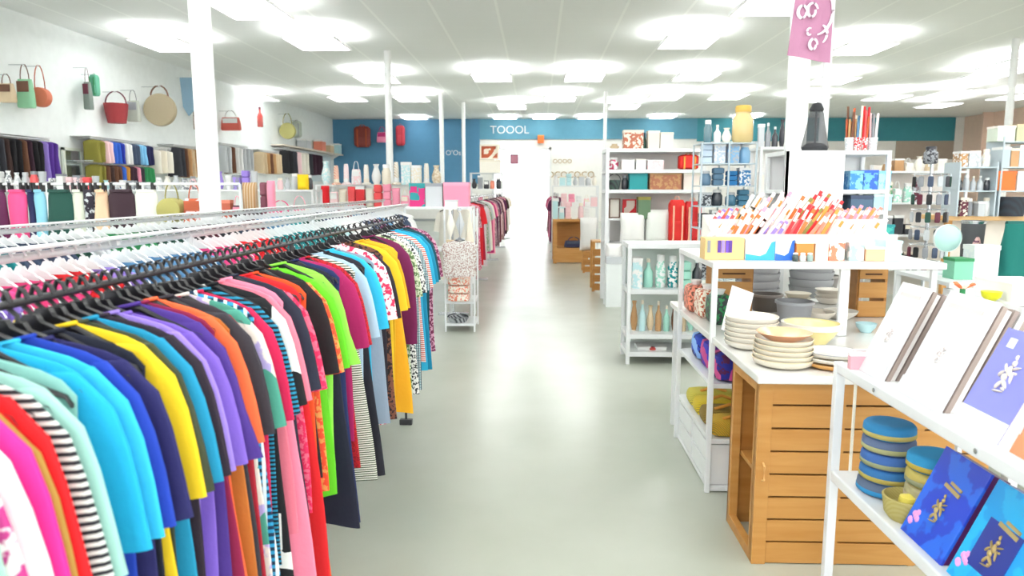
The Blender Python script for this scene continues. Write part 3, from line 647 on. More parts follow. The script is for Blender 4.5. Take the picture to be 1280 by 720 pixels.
# rail of wide goods behind the third rail
Yc = 7.6; xc0, xc1 = at(-60, 236, Yc).x, at(300, 236, Yc).x
r = thing('clothes_rail', 'white cross rail behind the third rail, facing the camera side', 'clothes rail', ((xc0 + xc1) / 2, Yc, 0)); h = (xc1 - xc0) / 2
MB().tube([(-h, 0, 1.7), (h, 0, 1.7)], .014, 10).build('rail_bar', WHITE, r, True)
for k in range(4): MB().tube([(-h + 2 * h * k / 3, 0, 0), (-h + 2 * h * k / 3, 0, 1.7)], .015, 10).build('leg', WHITE, r, True)
cross = [(-14, 8, 'plum', None, 'dark plum'), (9, 33, 'f0508a', None, 'bright pink'), (33, 43, 'navy', None, 'narrow navy'), (42, 56, '8cc8dc', None, 'pale blue'), (57, 90, '1f4e44', None, 'dark green'),
  (90, 104, 'd8dccb', None, 'pale sage'), (104, 118, '2b2633', 'floral', 'dark printed'), (118, 134, 'e6c2a0', None, 'peach beige'), (134, 168, '3b2630', None, 'dark maroon'), (168, 198, 'e4e6dc', None, 'off white')]
for k, (p0, p1, c, pt, nm) in enumerate(cross):
    a, b_ = at(p0, 240, Yc), at(p1, 240, Yc); hw = (b_.x - a.x) / 2
    lb = f'{nm} hanging garment on the cross rail behind the third rail'
    r = thing('skirt', lb, 'skirt', ((a.x + b_.x) / 2, Yc, .98))
    mesh_torso(.66, hw=hw, hem=hw * 1.08, d=.04, A=.014, seed=600 + k, shoulder=False, n=32).xform(Matrix.Translation((0, 0, .66))).build('cloth', mat(c, pt, 'pale_grey' if pt else None, 9, .85), r, 'all')
    MB().rbox((0, 0, .63), (hw * 1.55, .07, .035)).build('waistband', mat(c, rough=.7), r, True)
    for s in (-1, 1): MB().bb(s * hw * .6 - .012, s * hw * .6 + .012, -.03, .03, .64, .735).build('clip', BLACKP, r)
def peg_bag(kind, p0, p1, q0, q1, Y, c, lb, **k):
    return item(kind, p0, p1, q0, q1, Y, c, lb, **k)
item('round bag', 200, 230, 229, 278, 7.6, 'c9c27a', 'large round yellow green straw bag left of the pillar', 'olive', name='round_bag')
item('handbag', 231, 256, 229, 282, 7.6, 'pale_pink', 'pink bag with red and orange flowers left of pillar', 'rust', 'floral', 8)
for q_ in ('round_bag.001',): pass
# right of pillar on a shelf
Yd = 10.2; zd = at(0, 279, Yd).z
xs0, xs1 = at(270, 236, Yd).x, at(398, 236, Yd).x
shelf_unit('display_shelf', 'white shelf of pink and brown goods right of nearest pillar', xs0, xs1, Yd - .2, Yd + .3, [zd, .7], zd, WHITE, cat='shelf')
for (kd, p0, p1, q0, c, c2, pt, lb) in [('box', 277, 290, 250, 'c8644c', 'salmon', None, 'terracotta box on shelf right of the nearest pillar'), ('handbag', 291, 303, 244, 'dark_plum', 'pink', None, 'dark plum handbag beside the terracotta box'),
    ('cushion', 303, 322, 228, 'tan', 'beige', 'vstripe', 'tan striped cushion right of the dark plum handbag'), ('box', 298, 325, 262, '3a2a30', 'dark_brown', None, 'dark brown low box in front of the tan cushion'), ('folded cloth', 326, 334, 228, '8c5462', 'plum', None, 'mauve upright cloth right of the tan cushion'),
    ('cushion', 334, 344, 226, 'pink', 'pale_pink', None, 'tall pink cushion on the pink and brown shelf'), ('basket', 340, 362, 250, 'f27e9c', 'hot_pink', None, 'pink basket in the middle of the pink shelf'),
    ('jar', 361, 368, 256, 'pale_grey', 'white', None, 'pale grey jar between two pink baskets'), ('basket', 367, 382, 244, 'f08ca6', 'pink', None, 'pink bucket basket near the right end of shelf'), ('box', 383, 396, 258, 'ivory', 'white', None, 'ivory box at the right end of pink shelf')]:
    yy = Yd - .1 if '262' not in str(q0) else Yd - .1
    item(kd, p0, p1, q0, 279, Yd - (.14 if q0 == 262 else .02 if q0 != 228 else -.12), c, lb, c2, pt, 8, z=zd, d=.13)
# long white board with small pale goods
Ye = 11.6; ze = at(0, 237, Ye).z
gondola('display_shelf', 'long white shelf of small pale goods behind cross rail', -30, 396, Ye, [ze, .9], ze, depth=.5)
for s0 in range(6):
    p0 = -4 + s0 * 66; nm = ['over the bright pink skirt', 'under the wall mirror', 'under the colourful wall clothes', 'under the brown wall clothes', 'above the dark brown low box', 'above the pink baskets'][s0]
    if s0 == 5: continue
    row(f'the long pale shelf {nm}', p0, p0 + 64, 237, [26, 20, 12, 18, 24, 20][s0], Ye, ze, 6, ['jar', 'vase', 'box', 'bowl', 'folded cloth'], [['white', 'pale_grey', 'coral', 'ivory'], ['pale_pink', 'white', 'pale_grey', 'coral'], ['pale_grey', 'white', 'aqua', 'silver'], ['white', 'ivory', 'pale_grey', 'pale_pink'], ['slate', 'white', 'pale_grey', 'steel_blue', 'lavender']][s0], seed=s0 * 11, pats=(None, 'floral'), c2s=('white', 'grey', 'pale_grey'))
item('cushion', 372, 386, 218, 237, Ye - .15, 'yellow', 'yellow cushion above the pink baskets', 'mustard', d=.12, z=ze)
row('the long pale shelf at its right end', 346, 392, 237, 20, Ye, ze, 5, ['jar', 'box', 'vase'], ['white', 'charcoal', 'pale_grey', 'pale_pink', 'yellow'], seed=90)

# ---------------------------------------------------------------- left wall
WX = XL + .02
def wallY(px, x=-9.9): return -x / ((640 - 0 - 0) / 1) if False else Vector((0, 0, 0)).y
def wall_pt(px, py, x):
    d = fw + rt * ((px - 640) / F) + up * ((360 - py) / F); t = x / d.x
    return d.y * t, EYE + d.z * t
def wall_rail(where, p0, p1, py, cols, L_, step=.13, seed=0, kind='garment'):
    y0, z = wall_pt(p0, py, -9.95); y1, _ = wall_pt(p1, py, -9.95)
    r = thing('wall_rail', f'white wall rail {where}', 'clothes rail', (XL, (y0 + y1) / 2, z)); h = (y1 - y0) / 2
    MB().tube([(.45, -h, 0), (.45, h, 0)], .014, 8).build('rail_bar', WHITE, r, True)
    for s in (-1, 1): MB().tube([(0, s * h * .9, 0), (.45, s * h * .9, 0)], .012, 8).build('bracket', WHITE, r, True)
    MB().bb(0, .48, -h, h, .03, .05).build('top_board', WHITE, r)
    y = y0 + .06; i = 0; prev = 'near end'; n = len(cols)
    tot = int((y1 - y0 - .1) / step)
    while y < y1 - .03:
        c = cols[min(n - 1, int(i * n / max(1, tot)))]; pt = None
        if isinstance(c, tuple): c, pt = c
        lb = f"{cname(c)} garment on the wall rail {where}"
        g = thing('hanging_garment', lb, 'garment', (XL + .45, y, z - .04 - L_), 0, f'clothes on the wall rail {where}')
        mesh_torso(L_, hw=.2, hem=.21, d=.045, A=.01, seed=seed + i, n=14, zn=4).xform(Matrix.Translation((0, 0, L_))).build('cloth', mat(c, pt, 'white', 12, .85), g, 'all')
        MB().tube([(0, 0, L_ - .01), (0, 0, L_ + .055)], .005, 5).build('hook', CHROME, g, True)
        y += step; i += 1
wall_rail('at the far left', -20, 61, 167, ['charcoal', 'dark_brown', 'black', 'brown', 'dark_plum', 'black', 'lavender', 'purple'], .78, .15, 700)
wall_rail('right of the mirror, upper', 112, 184, 172, ['olive', 'pale_pink', 'blue', 'royal_blue', 'white', 'slate', 'sky_blue', 'navy'], .5, .16, 720)
wall_rail('right of the mirror, lower', 114, 184, 203, ['olive', 'brown', 'dark_brown', 'brown', 'blue', 'amber', 'dark_plum', 'pink', 'charcoal', 'green'], .52, .16, 740)
wall_rail('with pale cloth', 190, 213, 185, ['ivory', 'cream', 'ivory'], .6, .3, 760)
wall_rail('left of the nearest pillar', 216, 249, 182, ['charcoal', 'brown', 'tan', 'beige', 'tan', 'black'], .8, .2, 770)
wall_rail('just right of the nearest pillar', 275, 310, 180, ['pale_grey', 'brown', 'white', 'pale_grey', 'silver'], .85, .3, 780)
wall_rail('with tan clothes', 322, 348, 188, ['beige', 'tan', 'brown', 'tan', 'beige'], .75, .3, 790)
wall_rail('with black clothes', 354, 398, 186, ['black', 'charcoal', 'pale_pink', 'ivory', 'charcoal', 'dark_plum'], .9, .5, 800)
# wall mirror
y0, zt = wall_pt(80, 184, XL + .1); y1, zbm = wall_pt(108, 236, XL + .1)
r = thing('wall_mirror', 'framed grey mirror on the left wall beside dark clothes', 'mirror', (XL + .05, (y0 + y1) / 2, zbm)); h = (y1 - y0) / 2; H_ = zt - zbm
f_ = MB(); f_.bb(-.03, .03, -h, -h + .06, 0, H_); f_.bb(-.03, .03, h - .06, h, 0, H_); f_.bb(-.03, .03, -h, h, 0, .06); f_.bb(-.03, .03, -h, h, H_ - .06, H_); f_.build('frame', mat('dfe6da', rough=.4), r)
MB().bb(-.02, .0, -h + .05, h - .05, .05, H_ - .05).build('mirror_glass', mat('b8c4c2', rough=.12, metal=.8), r)
# display bags on wall pegs
for (kd, p0, p1, q0, q1, c, c2, lb) in [('handbag', 0, 20, 92, 128, 'beige', 'brown', 'beige handbag on the left wall at the frame edge'), ('handbag', 24, 44, 80, 135, '8fc9a0', 'brown', 'mint green handbag with long handle on left wall'),
    ('round bag', 40, 64, 82, 134, 'e88f74', 'rust', 'round salmon and brown bag on the left wall'), ('handbag', 107, 116, 84, 137, '7f8c84', 'maroon', 'slim grey green bag on wall right of the salmon bag'), ('backpack', 115, 124, 92, 120, '5fa88c', 'green', 'small green backpack on wall beside the slim grey bag'),
    ('basket', 132, 160, 114, 154, 'b8403a', 'maroon', 'red basket with dark handle on the left wall'), ('round bag', 174, 214, 108, 158, 'd6cfae', 'brown', 'large round cream bag on the left wall'), ('handbag', 160, 176, 112, 152, 'a9ada2', 'grey', 'grey bag left of the large round cream bag'),
    ('handbag', 243, 252, 118, 162, 'a98c80', 'brown', 'tall brown bag on wall just left of nearest pillar'), ('handbag', 274, 299, 138, 163, 'c85a4c', 'white', 'red and white handbag on wall right of nearest pillar'), ('bottle', 322, 329, 134, 159, 'b84a44', 'maroon', 'slim red umbrella sleeve hanging on the left wall'),
    ('round bag', 348, 368, 142, 174, 'c9c68a', 'olive', 'round yellow green bag on the far left wall'), ('backpack', 366, 377, 150, 172, 'a8b0a4', 'grey', 'small grey backpack beside the round yellow green bag')]:
    ym, zb_ = wall_pt((p0 + p1) / 2, q1, XL + .3); _, zt_ = wall_pt((p0 + p1) / 2, q0, XL + .3)
    W_ = (p1 - p0) * ym / F; f, nm, ct = BUILD[kd]
    if 'umbrella' in lb: nm, ct = 'umbrella_sleeve', 'umbrella'
    xo = max(.3, W_ / 2 + .04); r = thing(nm, lb, ct, (XL + xo, ym, zb_), .0); f(r, W_, zt_ - zb_, .18, c, c2)
    MB().tube([(-xo, .0, zt_ - zb_ - .03), (.02, 0, zt_ - zb_ - .03)], .01, 6).build('peg', CHROME, r, True)
y0, z_ = wall_pt(345, 180, XL + .2); y1, _ = wall_pt(424, 180, XL + .2)
r = thing('wall_shelf', 'pale wall shelf under the yellow green bag, far left wall', 'shelf', (XL + .25, (y0 + y1) / 2, z_)); h = (y1 - y0) / 2
MB().bb(-.25, .25, -h, h, -.06, 0).build('shelf_board', mat('ddd2c4', rough=.6), r)
for s in (-.8, 0, .8): MB().prism([(-.25, -.3), (-.22, -.3), (.2, -.06), (-.25, -.06)], s * h - .02, s * h + .02).build('bracket', WHITE, r)
for k, (t, c, nm) in enumerate([(.35, 'pale_grey', 'pale grey'), (.6, 'salmon', 'salmon'), (.75, 'beige', 'beige'), (.9, 'aqua', 'pale aqua')]):
    r = thing('storage_box', f'{nm} box standing on the pale wall shelf', 'box', (XL + .28, y0 + (y1 - y0) * t, z_)); mk_box(r, .4, .38 + .12 * (k % 2), .6, c, 'white')
r = thing('display_board', 'pale blue grey panel on the far left wall', 'panel', (XL + .05, 34.5, 2.0)); MB().bb(-.03, .03, -1.6, 1.6, 0, 1.2).build('panel_board', mat('cfdde2', rough=.6), r); MB().bb(-.04, .045, -1.65, 1.65, 1.2, 1.26).build('top_rail', WHITE, r)
y0, z_ = wall_pt(232, 145, XL + .2); _, zt_ = wall_pt(232, 98, XL + .2)
r = thing('wall_banner', 'slim grey blue cloth banner left of the nearest pillar', 'banner', (XL + .3, y0, z_)); MB().prism([(-.15, .25), (0, 0), (.2, .2), (.2, zt_ - z_), (-.2, zt_ - z_)], -.02, .02).build('banner_cloth', mat('8fb0c6', rough=.8), r); MB().tube([(-.32, 0, zt_ - z_), (.25, 0, zt_ - z_)], .015, 6).build('banner_rod', WHITE, r)
# bags on the blue back wall
for (kd, p0, p1, q0, q1, c, c2, lb) in [('backpack', 443, 463, 156, 184, '8e3c34', 'rust', 'brown red backpack on the blue back wall'), ('handbag', 471, 484, 158, 178, 'f08cb0', 'magenta', 'pink handbag on the blue wall left of slim pillar'), ('backpack', 495, 506, 155, 182, 'c8404e', 'crimson', 'crimson backpack on the blue wall right of slim pillar')]:
    r = item(kd, p0, p1, q0, q1, YB - .28, c, lb, c2, d=.3); H_ = (q1 - q0) * YB / F
    MB().tube([(0, .0, H_ - .05), (0, .24, H_ - .05)], .02, 6).build('peg', CHROME, r, True)
item('box', 672, 680, 169, 179, YB - .2, 'orange', 'small orange box above the white wall by doorway', 'amber', d=.3)
r = item('picture frame', 638, 648, 193, 205, YB + .05, 'b87888', 'square mauve sign hanging in the bright doorway', 'plum', d=.06, name='hanging_sign', cat='sign')
for s in (-.15, .15): MB().tube([(s, 0, .45), (s, 0, DZ - r.location.z)], .008, 5).build('wire', CHROME, r)
for k, (p0, p1, q0, q1, nm) in enumerate([(693, 713, 198, 204, 'short'), (684, 735, 213, 222, 'long')]):
    a = at((p0 + p1) / 2, q1, YB - .1); text('OOOOO'[:4] if k == 0 else 'COCOCOCO', (a.x, YB - .06, a.z), (q1 - q0) * YB / F * 1.2, mat('b59b70'), label=f'{nm} line of tan lettering on the white back wall', name='wall_lettering')

# ---------------------------------------------------------------- right half, far
def table(name, label, px0, px1, Y0, Y1, top, m, legs=True, x0=None, x1=None, cat='table', panel=False):
    x0 = at(px0, 300, Y0).x if x0 is None else x0; x1 = at(px1, 300, Y0).x if x1 is None else x1
    r = thing(name, label, cat, ((x0 + x1) / 2, (Y0 + Y1) / 2, 0)); hx, hy = (x1 - x0) / 2, (Y1 - Y0) / 2
    MB().bb(-hx, hx, -hy, hy, top - .05, top).build('tabletop', m, r, bevel=.004)
    for sx in (-1, 1):
        for sy in (-1, 1): MB().bb(sx * (hx - .05) - .04, sx * (hx - .05) + .04, sy * (hy - .05) - .04, sy * (hy - .05) + .04, 0, top - .05).build('leg', m, r)
    return r
YT = 16.0
r = table('wooden_cube_table', 'pale wooden cube table on the right edge of the aisle', 691, 736, YT, YT + 1, .98, WOOD)
hx = (at(736, 300, YT).x - at(691, 300, YT).x) / 2
MB().bb(-hx + .08, hx - .08, .35, .4, .02, .93).build('back_panel', WOODD, r); MB().bb(-hx + .06, hx - .06, -.45, .4, .3, .34).build('inner_shelf', WOOD, r); MB().bb(-hx + .06, hx - .06, -.46, -.43, .02, .3).build('front_panel', WOOD, r)
item('handbag', 705, 729, 296, 315, YT + .3, 'navy', 'navy bag inside the pale wooden cube table', 'slate', z=.34)
row('the wooden cube table', 690, 738, 270, 26, YT + .3, .98, 6, ['box', 'jar', 'handbag', 'folded cloth'], ['pale_pink', 'white', 'pink', 'pale_grey', 'ivory', 'aqua'], seed=21)
zsh = at(720, 232, 18).z
gondola('display_shelf', 'tall white shelf behind the wooden cube table', 690, 748, 18, [.9, at(720, 258, 18).z, zsh], zsh)
row('the tall shelf behind the cube table, upper board', 691, 747, 232, 15, 17.9, zsh, 7, ['box', 'jar', 'vase', 'folded cloth'], ['white', 'pale_grey', 'pale_pink', 'ivory', 'aqua'], seed=22)
row('the tall shelf behind the cube table, lower board', 691, 747, 258, 18, 17.9, at(720, 258, 18).z, 6, ['box', 'handbag', 'folded cloth'], ['pink', 'white', 'charcoal', 'pale_pink'], seed=23)
# wooden crates
for k, (p0, p1, q0, q1, Y, lb) in enumerate([(729, 742, 312, 345, 14.2, 'tall narrow wooden crate beside the cube table'), (741, 760, 300, 362, 11.6, 'tall wooden crate nearer the camera right of aisle')]):
    x0, x1 = at(p0, 300, Y).x, at(p1, 300, Y).x; H_ = at(0, q0, Y).z
    r = thing('wooden_crate', lb, 'crate', ((x0 + x1) / 2, Y + .25, 0)); hx = (x1 - x0) / 2
    for sx in (-1, 1):
        for sy in (-1, 1): MB().bb(sx * (hx - .02) - .02, sx * (hx - .02) + .02, sy * .23 - .02, sy * .23 + .02, 0, H_).build('post', WOOD, r)
    for q in range(int(H_ / .14)):
        MB().bb(-hx, hx, -.26, -.25, .02 + q * .14, .13 + q * .14).build('slat', WOODD, r); 
    MB().bb(-hx, hx, -.24, .25, H_ - .02, H_).build('top_board', WOOD, r)
item('box', 757, 777, 320, 372, 10.2, 'e9eeec', 'tall white bin standing right of the wooden crates', 'pale_grey', z=0, d=.3)
item('cushion', 725, 746, 272, 312, 14.45, 'f0efec', 'white padded bag on the narrow wooden crate', 'pale_grey', z=at(0, 312, 14.2).z, d=.3)
# big white shelf wall with red bags
YS = 10.4; sx0, sx1 = at(756, 236, YS).x, at(880, 236, YS).x
za = at(800, 237, YS).z; zl = at(800, 304, YS).z; zu = at(800, 212, YS).z; zt = at(800, 186, YS).z; zm = at(800, 268, YS).z
shelf_unit('shelving_unit', 'large white shelving with red bags right of the aisle', sx0, sx1, YS - .1, YS + .5, [za, zl, zt, zu], zt, WHITE, post=.05, back=mat('f5f1ec', rough=.6), cat='shelf', t=.05)
for (kd, p0, p1, q0, zz, c, c2, pt, lb) in [('box', 779, 803, 163, zt, 'b8684c', 'cream', 'floral', 'brown floral box on top of the red bag shelving'), ('bottle', 803, 808, 166, zt, 'dark_green', 'black', None, 'dark green bottle on top of the shelving'),
   ('box', 809, 823, 164, zt, 'ece2d2', 'ivory', None, 'cream carton on shelving top beside the green bottle'), ('box', 824, 840, 166, zt, 'ebe4d8', 'cream', None, 'ivory carton at the right of the shelving top'), ('vase', 762, 774, 180, zt, 'beige', 'tan', None, 'small beige vase at the left of the shelving top'),
   ('jar', 760, 773, 197, zu, 'c8486c', 'white', 'floral', 'crimson patterned jar on the third board of the shelving'), ('box', 776, 792, 200, zu, 'ivory', 'white', 'floral', 'ivory printed box right of the crimson jar'), ('box', 794, 806, 199, zu, 'white', 'ivory', None, 'plain white box in the middle of third board'),
   ('box', 808, 828, 200, zu, 'pale_pink', 'white', 'floral', 'pale pink printed box on the third board'), ('backpack', 848, 872, 192, zu - .0, 'e2241c', 'amber', None, 'small bright red backpack on the third board'),
   ('basket', 760, 776, 217, za, '4a6256', 'charcoal', None, 'dark green basket on the board below the crimson jar'), ('jar', 777, 785, 219, za, 'charcoal', 'grey', None, 'charcoal jar between green basket and teal box'), ('box', 786, 808, 217, za, '1c8f93', 'teal', 'floral', 'teal patterned box on the middle board'),
   ('box', 811, 850, 216, za, 'a4674a', 'tan', 'floral', 'wide copper brown patterned box on the middle board'), ('box', 853, 876, 216, za, 'e8dcd2', 'ivory', None, 'pale blush box on the right of middle board'),
   ('picture frame', 761, 775, 248, zl + .35, 'f2ece0', 'brown', None, 'cream picture with brown frame under the middle board'), ('picture frame', 778, 795, 249, zl + .35, 'f0ded0', 'red', 'blocks', 'red and cream picture under the middle board'), ('box', 797, 812, 246, zl + .35, '5e7a5c', 'olive', None, 'sage green box under the middle board')]:
    item(kd, p0, p1, q0, 0, YS + .05, c, lb, c2, pt, 9, z=zz, d=.2) if kd != 'picture frame' else item(kd, p0, p1, q0, 0, YS + .25, c, lb, c2, pt, 6, z=zz, d=.05)
xb0, xb1 = at(758, 300, YS).x, at(832, 300, YS).x
r = thing('display_riser', 'narrow white riser board inside the red bag shelving', 'shelf', ((xb0 + xb1) / 2, YS + .25, zl + .32)); MB().bb(-(xb1 - xb0) / 2, (xb1 - xb0) / 2, -.15, .15, 0, .03).build('shelf_board', WHITE, r)
for s in (-1, 1): MB().bb(s * (xb1 - xb0) * .45 - .01, s * (xb1 - xb0) * .45 + .01, -.14, .14, -.32, 0).build('leg', WHITE, r)
item('backpack', 836, 856, 245, 303, YS - .06, 'dc241c', 'large red backpack with cream straps, left of two', 'f0c0a0', z=zl, d=.2)
item('backpack', 855, 876, 247, 303, YS - .06, 'c41c20', 'large red backpack with cream straps, right of two', 'f0c0a0', z=zl, d=.2)
item('cushion', 775, 806, 266, 305, YS - .0, 'f1f0ec', 'big puffy white bag under the shelving, left one', 'pale_grey', z=zl, d=.2)
item('cushion', 807, 838, 262, 305, YS - .0, 'e9ece6', 'big puffy pale bag beside the red backpacks', 'pale_grey', z=zl, d=.2)
item('cushion', 757, 777, 304, 320, 10.2, 'f0efec', 'flat white padded bag on the tall white bin', 'pale_grey', z=at(0, 320, 10.2).z, d=.25)

# small white shelf unit at aisle
Yu = 6.7; ux0, ux1 = at(782, 462, Yu).x, at(885, 462, Yu).x
zz = [at(800, q, Yu).z for q in (305, 362, 418, 462)]
shelf_unit('small_shelf_unit', 'low white shelf unit standing alone beside the aisle', ux0, ux1, Yu, Yu + .45, [zz[0], zz[1], zz[2], .12], zz[0], WHITE, post=.035, back=mat('e6efe8', rough=.6), cat='shelf', t=.045)
row('the top tier inside the low white unit', 787, 878, 362, 42, Yu + .18, zz[1], 6, ['bottle', 'folded cloth', 'box', 'jar'], ['pale_grey', 'aqua', 'teal', 'beige', 'charcoal', 'mint'], seed=31, d=.2, pats=(None, 'floral'))
row('the middle tier inside the low white unit', 787, 878, 418, 44, Yu + .18, zz[2], 9, ['bottle', 'vase'], ['mint', 'aqua', 'olive', 'beige', 'brown', 'tan'], seed=32, d=.15)
item('box', 795, 830, 440, 462, Yu + .2, 'e8ece8', 'white box on the bottom board of the low unit', 'white', z=.12)
item('jar', 811, 819, 450, 464, Yu + .1, 'c04a44', 'small red jar on the bottom of the low unit', 'red', z=.12)

# ---------------------------------------------------------------- two-tier table with the crates
TX0, TX1 = .93, 2.1
r = thing('display_table', 'long white tabletop carrying plates and pots beside the aisle', 'table', (1.6, 4.0, 0))
tt = MB().prism([(TX0 - 1.6, .835), (TX1 - 1.6, .835), (TX1 - 1.6, .872), (TX0 - 1.6, .872)], -1.02, 1.02); tt.build('tabletop', mat('e4e3df', rough=.25, coat=.3), r, bevel=.006)
for (x, y) in ((TX0 + .04, 4.96), (TX1 - .05, 4.96), (TX1 - .05, 3.05)): MB().bb(x - 1.6 - .02, x - 1.6 + .02, y - 4 - .02, y - 4 + .02, 0, .835).build('leg', WHITE, r)
# slatted crate cabinet
cx0, cx1, cy0, cy1, ch = .955, 1.95, 3.04, 3.46, .83
r = thing('crate_cabinet', 'large slatted wooden crate cabinet under the white tabletop', 'crate', ((cx0 + cx1) / 2, (cy0 + cy1) / 2, 0)); hx, hy = (cx1 - cx0) / 2, (cy1 - cy0) / 2
nb = 8; bh = ch / nb
for q in range(nb):
    sl = MB(); z0 = q * bh; g = .008
    sl.bb(-hx + .002, hx - .002, -hy, -hy + .016, z0 + g * .5, z0 + bh - g * .5)
    o = sl.build('slat', WOOD, r, bevel=.002)
for x, wd in ((-hx + .03, .06), (-.14, .035), (.2, .03), (hx - .03, .06)): MB().bb(x - wd / 2, x + wd / 2, -hy - (.006 if wd == .06 and x < 0 else -.001), -hy + .03, 0, ch).build('stile', WOOD, r, bevel=.002)
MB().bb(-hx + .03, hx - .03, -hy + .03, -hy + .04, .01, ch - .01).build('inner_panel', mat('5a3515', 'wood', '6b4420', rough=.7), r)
MB().bb(-hx, -hx + .04, hy - .045, hy, 0, ch).build('side_post', WOOD, r, bevel=.002); MB().bb(-hx, -hx + .04, -hy + .017, -hy + .055, 0, ch).build('side_post', WOOD, r, bevel=.002)
MB().bb(-hx, -hx + .035, -hy + .05, hy - .04, ch - .05, ch).build('side_rail', WOOD, r, bevel=.002); MB().bb(-hx, -hx + .035, -hy + .05, hy - .04, 0, .05).build('side_rail', WOOD, r, bevel=.002)
MB().bb(-hx + .16, -hx + .175, -hy + .05, hy - .01, .05, ch - .05).build('side_panel', WOODD, r); MB().bb(-hx + .04, -hx + .16, hy - .02, hy - .01, .05, ch - .05).build('inner_back', WOODD, r)
MB().box((-hx + .1, 0, .37), (.11, hy * 1.7, .02)).build('inner_shelf', WOOD, r); MB().bb(-hx, hx, hy - .012, hy, .0, ch).build('back_panel', WOODD, r)
hp = MB().tube([(-hx + .03, -hy - .008, .47), (-hx + .03, -hy - .03, .46), (-hx + .03, -hy - .03, .40), (-hx + .03, -hy - .008, .39)], .005, 6).build('handle', mat('e0b070', rough=.4), r)
# aisle shelf frame behind it, carrying the upper board
uy0, uy1 = 3.8, 4.68
r = thing('storage_rack', 'white framed shelf rack with high board over the tabletop', 'shelf', (1.0, 4.24, 0)); ox, oy = 1.0, 4.24
for (x, y) in ((.935, uy0), (.935, uy1)): MB().bb(x - ox - .014, x - ox + .014, y - oy - .014, y - oy + .014, 0, 1.24).build('post', WHITE, r, bevel=.003)
for (x, y, w_) in ((1.62, 3.83, .05), (2.08, 3.83, .03), (2.08, 4.68, .03)): MB().bb(x - ox - w_ / 2, x - ox + w_ / 2, y - oy - .012, y - oy + .012, .874, 1.235).build('upright', WHITE, r, bevel=.003)
MB().bb(.92 - ox, 2.12 - ox, uy0 - .02 - oy, uy1 + .02 - oy, 1.235, 1.268).build('upper_board', mat('e6e6e4', rough=.3), r, bevel=.005)
for z_ in (.61, .3, .03): MB().bb(.94 - ox, 1.5 - ox, uy0 - oy, uy1 - oy, z_ - .025, z_).build('shelf_board', WHITE, r, bevel=.003)

def lathe_thing(name, label, cat, x, y, z, prof, m, part, n=40, extra=None, group=None):
    r = thing(name, label, cat, (x, y, z), 0, group); MB().lathe(prof, n).build(part, m, r, True)
    if extra: extra(r)
    return r
def plate(label, x, y, z, q, m, h=.022, rim=None):
    return lathe_thing('plate', label, 'plate', x, y, z, [(q * .6, 0), (q * .8, .004), (q * .95, h * .45), (q, h), (q * .985, h + .003), (q * .85, h * .5), (q * .6, .01), (.001, .008)], m, 'plate_body',
                       extra=(lambda r: MB().lathe([(q, h + .0005), (q * 1.004, h + .002), (q * .985, h + .0036), (q * .975, h + .002)], 40, cap=False).build('rim', rim, r, True)) if rim else None)
CER = mat('e2dac8', rough=.25, coat=.4); CER2 = mat('e6e0d4', rough=.25, coat=.4); PEA = mat('f0b48c', rough=.3, coat=.3); TANR = mat('e2cda8', rough=.4)
def P(px, py, z):
    d = fw + rt * ((px - 640) / F) + up * ((360 - py) / F); t = (z - EYE) / d.z
    return d.x * t, d.y * t
TZ = .873
x, y = P(978, 456, TZ)
ords = ['lowest', 'second', 'third', 'fourth', 'fifth', 'topmost']
for k in range(5): plate(f'{ords[k] if k < 4 else "topmost"} cream plate in the front plate stack', x, y, TZ + k * .022, .132 - .002 * k, CER, h=.034, rim=TANR)
lathe_thing('bowl', 'shallow peach bowl lying on the front plate stack', 'bowl', x, y, TZ + 4 * .022 + .02, [(.05, 0), (.08, .014), (.118, .042), (.114, .044), (.07, .014), (.001, .006)], PEA, 'bowl_body')
x, y = P(955, 440, TZ)
x, y = x - .03, y + .12
for k in range(6): plate(f'{ords[k]} plate in the tall ivory stack behind the front one', x, y, TZ + k * .024, .128, CER2, h=.034, rim=mat('e3d6c2', rough=.4))
x, y = P(1020, 438, TZ)
lathe_thing('bowl', 'wide yellow lined bowl right of the tall ivory plates', 'bowl', x + .01, y + .1, TZ, [(.06, 0), (.075, .02), (.11, .06), (.14, .115), (.134, .118), (.1, .06), (.001, .03)], mat('eadb98', rough=.3, coat=.3), 'bowl_body', extra=lambda r: MB().lathe([(.141, .095), (.145, .12), (.13, .121)], 40, cap=False).build('rim', CER2, r, True))
x, y = P(1040, 462, TZ)
for k in range(3): plate(f'{["lowest amber", "middle white", "topmost grey rimmed"][k]} plate in the low stack beside the crate edge', x + .02, y + .05, TZ + k * .024, .115, [mat('dba25a', rough=.35), CER2, CER2][k], rim=[None, None, mat('8d9298', rough=.4)][k])
for (kd, px, py, q, h, c, lb) in [('b', 1022, 400, .1, .055, 'efe6d6', 'cream bowl in front of the grey tubs, left one'), ('b', 1050, 398, .1, .05, 'f1ece2', 'ivory bowl in front of grey tubs, right one'), ('b', 1078, 392, .075, .045, 'b0602c', 'rust brown small bowl near the wooden back crate'),
     ('b', 905, 400, .07, .04, 'd8e4d8', 'pale green dish left of the white card'), ('b', 1082, 415, .055, .05, 'b8dce0', 'pale turquoise cup right of the ivory bowls')]:
    x, y = P(px, py, TZ); lathe_thing('bowl', lb, 'bowl', x, y, TZ, [(q * .5, 0), (q * .55, h * .1), (q * .9, h * .6), (q, h), (q * .94, h), (q * .8, h * .5), (.001, h * .2)], mat(c, rough=.3, coat=.3), 'bowl_body')
